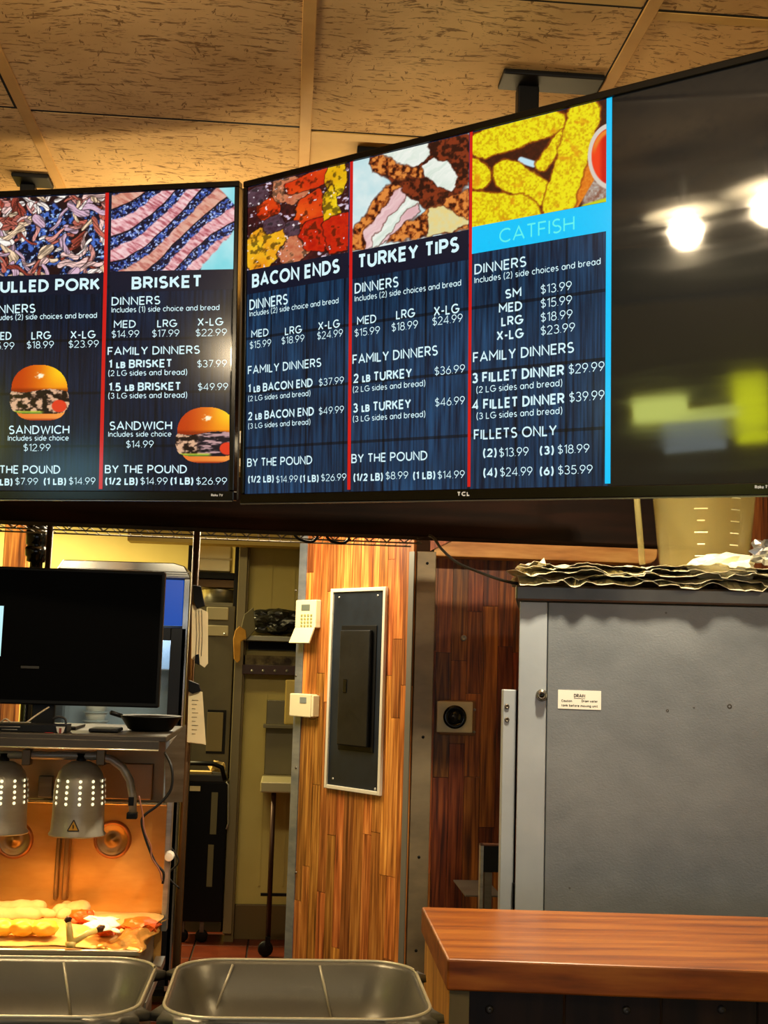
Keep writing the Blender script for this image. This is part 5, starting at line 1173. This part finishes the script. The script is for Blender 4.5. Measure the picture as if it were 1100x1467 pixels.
xa_, xb_, c0_, c1_ = rect(80, 1041, 93, 1055, YW + .02); mxx = (xa_ + xb_) / 2
MB().prism([(xa_, c1_), (xb_, c1_), (xb_ - .003, (c0_ + c1_) / 2), (mxx, c0_), (xa_ + .003, (c0_ + c1_) / 2)], YW + .019, YW + .0202).build('shield_mark', mat('shield', (200, 196, 186), .5), t)
xa_, xb_, c0_, c1_ = rect(84.5, 1043, 88, 1052, YW + .019); B(xa_, xb_, YW + .0185, YW + .0195, c0_, c1_).build('shield_stripe', mat('stripe_red', (120, 40, 30), .5), t)
for y_, a_, b_ in ((1041, 0, 29), (1045, 2, 25), (1049, 0, 22)):
    MB().tube([P(a_, y_, YW + .0195), P(b_, y_ + .4, YW + .0195)], .0009, 4).build('print_line', mat('print_grey', (130, 126, 118), .6), t)
# shallow black pan
pc = P(217, 1030, 3.36)
t = thing('black_pan', 'wide shallow black pan resting on the right end of the heated display', 'pan', (pc.x, 3.36, zt_))
MB().lathe([(0, .002), (.052, .002), (.058, .006), (.078, .036), (.082, .038), (.080, .040), (.074, .036), (.055, .010), (0, .008)], (pc.x, 3.34, zt_), 36).build('pan_body', BLACKM, t)
MB().tube([(pc.x - .075, 3.33, zt_ + .037), (pc.x - .10, 3.31, zt_ + .046)], .006, 8).build('handle', BLACKM, t)
x0, x1, z0, z1 = rect(130, 1044, 172, 1051, 3.24)
o = B(x0, x1, 3.2, 3.3, zt_ + .001, zt_ + .010).build('black_tray', BLACKM, None, .003); tag(o, 'thin black tray lying between the monitor and the pan', 'tray')

# cords by the right side of the warmer
Yk = YW - .02
cable('cable', 'thick black cord looping down beside the food display', [P(236, 1078, Yk + .02), P(246, 1100, Yk), P(245, 1130, Yk), P(228, 1152, Yk), P(207, 1168, Yk), P(203, 1180, Yk), P(210, 1206, Yk), P(222, 1235, Yk), P(234, 1250, Yk), P(233, 1266, Yk)], .0032)
cable('cable', 'thin reddish cord twisted round the black cord beside the food display', [P(199, 1140, Yk - .01), P(204, 1165, Yk - .01), P(207, 1190, Yk - .01), P(216, 1212, Yk - .01), P(217, 1228, Yk - .01), P(228, 1246, Yk - .01), P(232, 1262, Yk - .01)], .0018, mat('cable_pink', (150, 96, 78), .4))
cable('cable', 'kinked black wire hooked on the shelf pole', [P(244, 1213, 3.85), P(256, 1234, 3.85), P(241, 1254, 3.85), P(257, 1273, 3.85)], .0028)
p = P(237, 1227, YWb - .05)
o = MB().lathe([(0, -.03), (.012, -.03), (.014, 0), (0, 0)], (p.x + .01, p.y + .02, p.z), 14, 'y').build('side_knob', WHITE, bpy.data.objects['food_warmer'], .001)
o['label'] = 'white knob'

# ------------------------------------------------------------------ things left of the drinks cabinet
x0, x1, z0, z1 = rect(5, 760, 38, 812, 4.6)
tag(B(x0, x1, 4.6, 4.66, 0, 2.3).build('wood_post', MATS['stave'], None, .002), 'brown wooden post at the left edge above the monitor', 'post')
c = P(53, 790, 4.35)
t = thing('turned_post', 'black post with turned collars rising behind the monitor', 'post', (c.x, 4.35, 0))
MB().lathe([(0, 0), (.06, 0), (.06, .02), (.022, .05), (.022, 1.90)], (c.x, 4.35, 0), 20).build('shaft', BLACKG, t)
zq = P(53, 806, 4.35).z
MB().lathe([(.022, -.05), (.022, 0), (.034, .004), (.034, .018), (.040, .024), (.040, .05), (.034, .058), (.040, .064), (.040, .14), (0, .14)], (c.x, 4.35, zq), 20).build('collar', BLACKG, t)

# ------------------------------------------------------------------ drinks cabinet
YD = 6.0
x0 = P(76, 900, YD).x; x1 = P(269, 900, YD).x; zt2 = P(170, 826, YD).z; 
t = thing('drinks_cabinet', 'chrome-topped glass door drinks cabinet with a blue header behind the monitor', 'drinks fridge', ((x0 + x1) / 2, YD + .3, 0))
CH = mat('chrome', (200, 200, 196), .16, .95)
B(x0, x1, YD + .3, YD + .6, .05, zt2).build('back_case', BLACK, t, .003)
B(x0, x0 + .03, YD + .03, YD + .3, .05, zt2).build('side_wall', mat('case_dark', (12, 14, 18), .3, .3), t)
B(x1 - .03, x1, YD + .03, YD + .3, .05, zt2).build('side_wall', mat('case_dark', (12, 14, 18), .3, .3), t)
pr = [(x0, zt2), (x0 + .005, zt2 + .03), (x0 + .03, P(120, 803, YD).z), (x1 - .08, P(230, 806, YD).z), (x1 - .03, P(255, 811, YD).z), (x1, zt2 + .01), (x1, zt2)]
MB().prism(pr, YD - .01, YD + .6).build('chrome_top', CH, t, .004)
for k in range(3): B(x0 + .01, x1 - .002 , YD - .018, YD - .01, zt2 + .006 + k * .011, zt2 + .0115 + k * .011).build('chrome_rib', CH, t, .002)
xa_, xb_, c0_, c1_ = rect(90, 828, 262, 894, YD)
B(xa_, xb_, YD + .002, YD + .03, c0_, c1_).build('blue_header', mat('blue_sign', (4, 30, 110), .3, emit=(0, 76, 176), estr=.8), t, .002)
B(xb_ + .002, x1, YD, YD + .03, .08, zt2).build('edge_strip', CH, t, .002)
B(x0, x1, YD + .03, YD + .3, .05, .08).build('floor_plate', BLACK, t)
dz1 = P(170, 897, YD).z
dx0, dx1 = P(90, 1000, YD).x, P(262, 1000, YD).x; gx = P(240, 1000, YD).x
B(gx, dx1, YD, YD + .03, .1, dz1).build('door_frame', mat('door_dark', (14, 18, 24), .3, .2), t, .003)
B(dx0, gx, YD, YD + .03, dz1 - .06, dz1).build('door_frame', mat('door_dark', (14, 18, 24), .3, .2), t, .003)
B(dx0, gx, YD + .01, YD + .014, .1, dz1 - .06).build('glass_pane', mat('fridge_glass', (190, 215, 230), .05, 0, trans=.9, alpha=.35), t)
B(x0 + .03, x1 - .03, YD + .285, YD + .298, .1, dz1).build('inner_back', mat('inner_pale', (170, 190, 206), .4), t)
for z_ in (.6, .95, 1.2, 1.55):
    B(x0 + .03, x1 - .03, YD + .06, YD + .28, z_ - .006, z_).build('wire_rack', mat('rack_grey', (130, 136, 140), .4, .5), t)
lamp('POINT', ((x0 + x1) / 2 + .15, YD + .12, 1.7), 2.2, (.75, .88, 1), .04)
zz = P(137, 1045, YD + .12).z
zr = zz
B(x0 + .03, x1 - .03, YD + .06, YD + .28, zr - .006, zr).build('wire_rack', mat('rack_grey', (130, 136, 140), .4, .5), t)
cx_ = P(137, 1030, YD + .16).x
for k in range(3):
    t3 = thing('food_tub', ('lowest', 'middle', 'topmost')[k] + ' of three stacked white food tubs inside the drinks cabinet', 'tub', (cx_, YD + .16, zr + k * .042 + .001), 'food tubs in the drinks cabinet')
    MB().lathe([(0, 0), (.042, 0), (.052, .034), (.0, .034)], (cx_, YD + .16, zr + k * .042 + .001), 20).build('tub', WHITE, t3)
    MB().lathe([(0, .034), (.060, .034), (.062, .040), (0, .041)], (cx_, YD + .16, zr + k * .042 + .001), 20).build('lid', mat('lid_clear', (214, 226, 230), .25), t3)

# ------------------------------------------------------------------ shelves and grey door beyond the pole
YR = 7.7
x0, x1, _, _ = rect(262, 900, 337, 1000, YR)
t = thing('black_rack', 'black shelving rack with steel pans seen between the pole and the partition', 'shelf', ((x0 + x1) / 2, YR, 0))
B(x1 - .03, x1 - .004, YR, YR + .03, 0, P(335, 776, YR).z).build('upright', BLACK, t, .002)
B(x0, x0 + .03, YR, YR + .03, 0, P(335, 776, YR).z).build('upright', BLACK, t, .002)
xi0, xi1 = x0 + .03, x1 - .03
B(xi0, xi1, YR + .0, YR + .4, P(310, 829, YR).z, P(310, 820, YR).z).build('shelf_board', BLACK, t, .002)
B(xi0, xi1, YR + .02, YR + .4, P(310, 841, YR).z, P(310, 830, YR).z).build('under_rail', mat('brown_rail', (92, 66, 34), .5), t, .002)
zsh = P(310, 863, YR).z
B(xi0, xi1, YR, YR + .4, zsh - .03, zsh).build('shelf_board', mat('grey_shelf', (110, 104, 84), .4, .4), t, .002)
zq = P(310, 820, YR).z
xa_, xb_, c0_, c1_ = rect(283, 779, 334, 819, YR + .03)
t4 = thing('steel_bin', 'shiny steel bin on the upper shelf of the black rack', 'container', ((xa_ + xb_) / 2, YR + .1, zq))
B(xa_, xb_ - .01, YR + .03, YR + .25, zq + .001, c1_).build('bin_body', mat('bright_steel', (206, 196, 150), .3, .7), t4, .012)
B(xa_ - .004, xb_ - .006, YR + .022, YR + .03, (zq + c1_) / 2 - .01, (zq + c1_) / 2).build('seam_band', mat('bright_steel2', (170, 156, 110), .3, .8), t4)
cx_ = P(315, 852, YR + .15).x; hh_ = P(315, 843, YR).z - zsh - .002
t4 = thing('steel_pot', 'round steel pot on the lower shelf of the black rack', 'pot', (cx_, YR + .15, zsh))
MB().lathe([(0, 0), (.095, 0), (.1, hh_), (.104, hh_), (.104, hh_ - .004), (.096, .003), (0, .003)], (cx_, YR + .15, zsh + .001), 30).build('pot_wall', STEEL, t4)
for k, (ya, yb2) in enumerate(((869, 888), (896, 912))):
    xa_, xb_, c0_, c1_ = rect(297, ya, 328, yb2, YR + .005)
    pass
# grey cabinet with drawers and an inset panel below the rack shelves
xa_, xb_, c0_, c1_ = rect(268, 866, 332, 1090, YR - .06)
t = thing('grey_cabinet', 'tall grey-brown cabinet with two pale drawers on top and a framed door', 'cabinet', ((xa_ + xb_) / 2, YR - .05, 0))
B(xa_, xb_, YR - .05, YR - .005, .0, P(300, 868, YR).z).build('body', FRIDGE, t, .003)
for ya, yb2 in ((870, 888), (896, 911)):
    a1_, b1_, cc0, cc1 = rect(296, ya, 327, yb2, YR - .06); B(a1_, b1_, YR - .066, YR - .05, cc0, cc1).build('drawer', mat('pale_drawer', (176, 168, 140), .5), t, .004)
p = P(322, 908, YR - .07); MB().lathe([(0, -.012), (.008, -.01), (.008, 0)], (p.x, YR - .066, p.z), 12, 'y').build('lock', ALU, t)
a1_, b1_, cc0, cc1 = rect(296, 1017, 323, 1080, YR - .06)
B(a1_, b1_, YR - .055, YR - .05, cc0, cc1).build('inset_frame', BLACKM, t, .001)
B(a1_, b1_ - .018, YR - .06, YR - .055, cc0 + .015, cc1 - .015).build('inset_panel', mat('inset_tan', (112, 100, 66), .5), t, .001)

# black cart with casters
YC = 7.35
xa_, xb_, c0_, c1_ = rect(255, 1085, 331, 1305, YC)
t = thing('black_cart', 'tall black wheeled cart with pale vertical strips in the dark passage', 'cart', ((xa_ + xb_) / 2, YC + .1, 0))
B(xa_, xb_ - .03, YC, YC + .25, .12, P(300, 1120, YC).z).build('cart_body', BLACK, t, .006)
B(xa_, xb_ - .05, YC - .006, YC + .26, P(300, 1120, YC).z, P(300, 1110, YC).z).build('cart_top', mat('cart_top', (44, 42, 38), .5), t, .004)
zz1 = P(300, 1094, YC).z; zz0 = P(300, 1112, YC).z
MB().tube([(xa_, YC + .0, zz1), (xb_ - .12, YC, zz1), (xb_ - .07, YC, zz1 - .02), (xb_ - .05, YC, zz0 - .02)], .014, 10).build('push_handle', BLACK, t)
for a_, b_, c_, d_ in ((302, 1135, 311, 1195), (297, 1210, 305, 1270)):
    q = rect(a_, b_, c_, d_, YC); B(q[0], q[1], YC - .008, YC, q[2], q[3]).build('pale_strip', mat('pale_strip', (112, 106, 74), .5), t)
q = rect(272, 1126, 287, 1133, YC); B(q[0], q[1], YC - .009, YC, q[2], q[3]).build('white_tag', PAPER, t)
for px in (290, 262):
    p = P(px, 1297, YC); MB().lathe([(0, -.012), (.030, -.012), (.036, -.008), (.036, .008), (.030, .012), (0, .012)], (p.x, YC + .03, .038), 18, 'y').build('wheel', BLACKM, t)
    MB().box(p.x - .012, p.x + .012, YC + .01, YC + .05, .06, .12).build('caster_fork', STEEL_D, t)
MB().tube([P(324, 1120, YC - .02), P(327, 1124, YC - .02), P(327, 1180, YC - .02), P(324, 1188, YC - .02)], .005, 8).build('side_handle', ALU, t)
zct = P(300, 1110, YC).z
q = rect(271, 1107, 303, 1113, YC + .05); tag(B(q[0], q[1], YC + .03, YC + .12, zct + .001, zct + .014).build('paper_stack', mat('tan_paper', (196, 166, 100), .7), None, .001), 'tan paper stack on top of the black cart', 'paper')
p = P(318, 1105, YC + .05)
tag(blob('paper_ball', (p.x - .03, YC + .08, zct + .042), .04, 31, None, mat('tan_paper', (196, 166, 100), .7), 2, (1.1, .8, .9), .5), 'crumpled tan paper lying on the black cart beside the partition', 'paper')

# ------------------------------------------------------------------ cream wall corner: shelf, bag, hook rail, table
YK = 7.5
xa_ = P(347, 915, YK - .25).x; xb_ = P(440, 915, YK - .25).x; zs1 = P(385, 911, YK - .25).z
t = thing('wall_shelf', 'grey metal wall shelf carrying a black bag on the cream wall', 'shelf', (xa_, YK - .1, zs1))
B(xa_, xb_, YK - .25, YK - .001, zs1 - .03, zs1).build('shelf_board', mat('shelf_grey', (136, 132, 112), .4, .5), t, .003)
B(xa_ + .03, xb_, YK - .03, YK - .001, zs1 - .08, zs1 - .03).build('shelf_bracket', BLACKM, t)
BAG = mat('bag_black', (16, 16, 14), .28, 0, (40, 38, 30), 14, bump=.8, bscale=30)
p = P(392, 890, YK - .14)
tag(blob('refuse_bag', (p.x + .02, YK - .13, zs1 + .088), 1, 17, None, BAG, 4, (.16, .10, .075), .10), 'crumpled black bag lying on the grey wall shelf', 'bag')
tag(MB().prism([(P(x, y, YK - .27).x, P(x, y, YK - .27).z) for x, y in ((363, 870), (366, 902), (352, 918), (345, 900), (350, 880))], YK - .272, YK - .26).build('grey_flap', mat('flap_grey', (104, 96, 66), .7), None, .004), 'grey cloth corner hanging off the left end of the wall shelf', 'cloth')
tag(MB().prism([(P(x, y, YK - .29).x, P(x, y, YK - .29).z) for x, y in ((343, 897), (352, 903), (353, 915), (345, 919), (344, 946), (340, 950), (335, 944), (334, 915), (337, 903))], YK - .297, YK - .28).build('yellow_cloth', mat('yellow_cloth', (206, 150, 56), .8, 0, (180, 124, 40), 9), None, .004), 'yellow cloth dangling beside the white partition edge', 'cloth')
xa_, xb_, c0_, c1_ = rect(346, 953, 440, 967, YK - .12)
t = thing('hook_rail', 'dark brown wall rail with four round bolts below the wall shelf', 'rail', (xa_, YK - .06, c0_))
B(xa_, xb_, YK - .12, YK - .001, c0_, c1_).build('rail_board', mat('rail_brown2', (60, 32, 22), .45), t, .003)
B(xa_ + .005, xb_, YK - .10, YK - .001, c1_, c1_ + .055).build('stained_strip', mat('stained', (150, 134, 84), .6, 0, (60, 44, 26), 6, lo=.45, hi=.6), t)
for px in (361, 377, 394, 411):
    p = P(px, 961, YK - .12); MB().lathe([(0, -.01), (.008, -.008), (.009, 0)], (p.x, YK - .12, p.z), 12, 'y').build('bolt', ALU, t)
YT = 7.0
xa_ = P(373, 1130, YT).x; xb_ = P(440, 1130, YT).x; zt3 = P(392, 1120, YT).z
t = thing('prep_table', 'steel prep table with a high grey splash back and a wheeled leg', 'table', (xa_, YT + .2, 0))
TS = mat('table_steel', (196, 184, 140), .35, .5)
B(xa_, xb_, YT, YT + .46, zt3 - .06, zt3).build('table_top', TS, t, .008)
B(xa_ + .01, xb_, YT + .44, YT + .46, zt3, P(396, 1003, YT + .44).z).build('splash_back', mat('splash', (120, 112, 84), .4, .5), t, .004)
zl = P(396, 1038, YT + .36).z; B(P(377, 1038, YT + .36).x, xb_, YT + .34, YT + .44, zl - .02, zl).build('shelf_lip', mat('splash', (120, 112, 84), .4, .5), t, .002)
lx = P(388, 1240, YT + .05).x
MB().tube([(lx, YT + .05, .10), (lx, YT + .05, zt3 - .06)], .014, 10).build('leg', mat('leg_brown', (60, 36, 22), .4, .5), t)
B(lx - .05, xb_, YT + .04, YT + .06, P(390, 1286, YT).z, P(390, 1282, YT).z).build('crossbar', BLACKM, t)
MB().lathe([(0, -.014), (.036, -.014), (.042, -.008), (.042, .008), (.036, .014), (0, .014)], (lx - .012, YT + .05, .044), 18, 'y').build('wheel', BLACKM, t)
B(lx - .014, lx + .014, YT + .03, YT + .07, .06, .11).build('caster_fork', BLACKM, t)
p = rect(408, 974, 425, 1034, YT + .30)
o = B(p[0], p[1], YT + .36, YT + .378, zl + .001, p[3]).build('cutting_board', mat('board_yellow', (214, 186, 100), .5), None, .012); tag(o, 'pale yellow cutting board leaning above the prep table', 'cutting board')
q = P(405, 1050, YT + .33)
for b, lab in zip(BULBS, ('nearest round ceiling lamp over the serving side', 'second round ceiling lamp over the serving side', 'round ceiling lamp towards the right wall', 'round ceiling lamp towards the left wall', 'round ceiling lamp near the shop front')):
    tl = thing('ceiling_lamp', lab, 'ceiling lamp', (b[0], b[1], CEIL), 'round ceiling lamps')
    zz_ = b[2] - .022
    MB().lathe([(0, .012), (.10, .008), (.13, 0), (.13, -.004), (.10, .002), (0, .004)], (b[0], b[1], zz_), 24).build('uplight_blocker', WHITE, tl)  # dish added over the bulb to keep its light off the ceiling
    MB().tube([(b[0], b[1], zz_ + .01), (b[0], b[1], 2.775)], .012, 8).build('stem', WHITE, tl)
# kitchen strip light (hidden behind the beam, seen only as light)
t = thing('strip_light', 'long strip light hung behind the menu screens', 'light', (-.35, 4.45, 2.3))
B(-.8, .1, 4.38, 4.52, 2.285, 2.315).build('housing', WHITE, t, .003)
t2_ = thing('strip_light', 'slim upward-facing strip light between the screens and the beam', 'light', (-.15, 3.42, 2.2))
B(-.72, .82, 3.37, 3.47, 2.19, 2.225).build('housing', WHITE, t2_, .003)
for x_ in (-.65, .75): MB().tube([(x_, 3.42, 2.225), (x_, 3.42, 2.775)], .003, 6).build('suspension_wire', ALU, t2_)
for x_ in (-.6, -.1): MB().tube([(x_, 4.45, 2.315), (x_, 4.45, 2.775)], .003, 6).build('suspension_wire', ALU, t)

# ------------------------------------------------------------------ customer side: windows that the screens mirror
def wall_pane(name, y0, y1, z0, z1, col, st):
    o = B(XL + .002, XL + .02, y0, y1, z0, z1).build(name, mat('glow_' + name, col, .3, emit=col, estr=st)); o['kind'] = 'structure'; return o
wy = lambda px: .77 - (px - 905) * .00368
wz = lambda py: 2.285 - (py - 566) * .0040
wall_pane('window_1', wy(980), wy(905), wz(601), wz(568), (226, 236, 120), 13)
wall_pane('window_2', wy(1050), wy(980), wz(601), wz(588), (226, 236, 120), 13)
wall_pane('window_3', wy(1096), wy(1050), wz(635), wz(550), (222, 228, 20), 14)
wall_pane('window_4', wy(1030), wy(945), wz(640), wz(602), (150, 160, 160), 7)
wall_pane('window_5', -1.1, -.35, 1.86, 2.06, (150, 210, 226), 5)
# glowing panel added behind the camera to brighten the oven front
o = B(-2.2, 1.6, YF + .002, YF + .02, 1.0, 2.3).build('front_fill_panel', mat('fill_panel_glow', (220, 230, 240), .3, emit=(214, 226, 240), estr=1.7)); o['kind'] = 'structure'
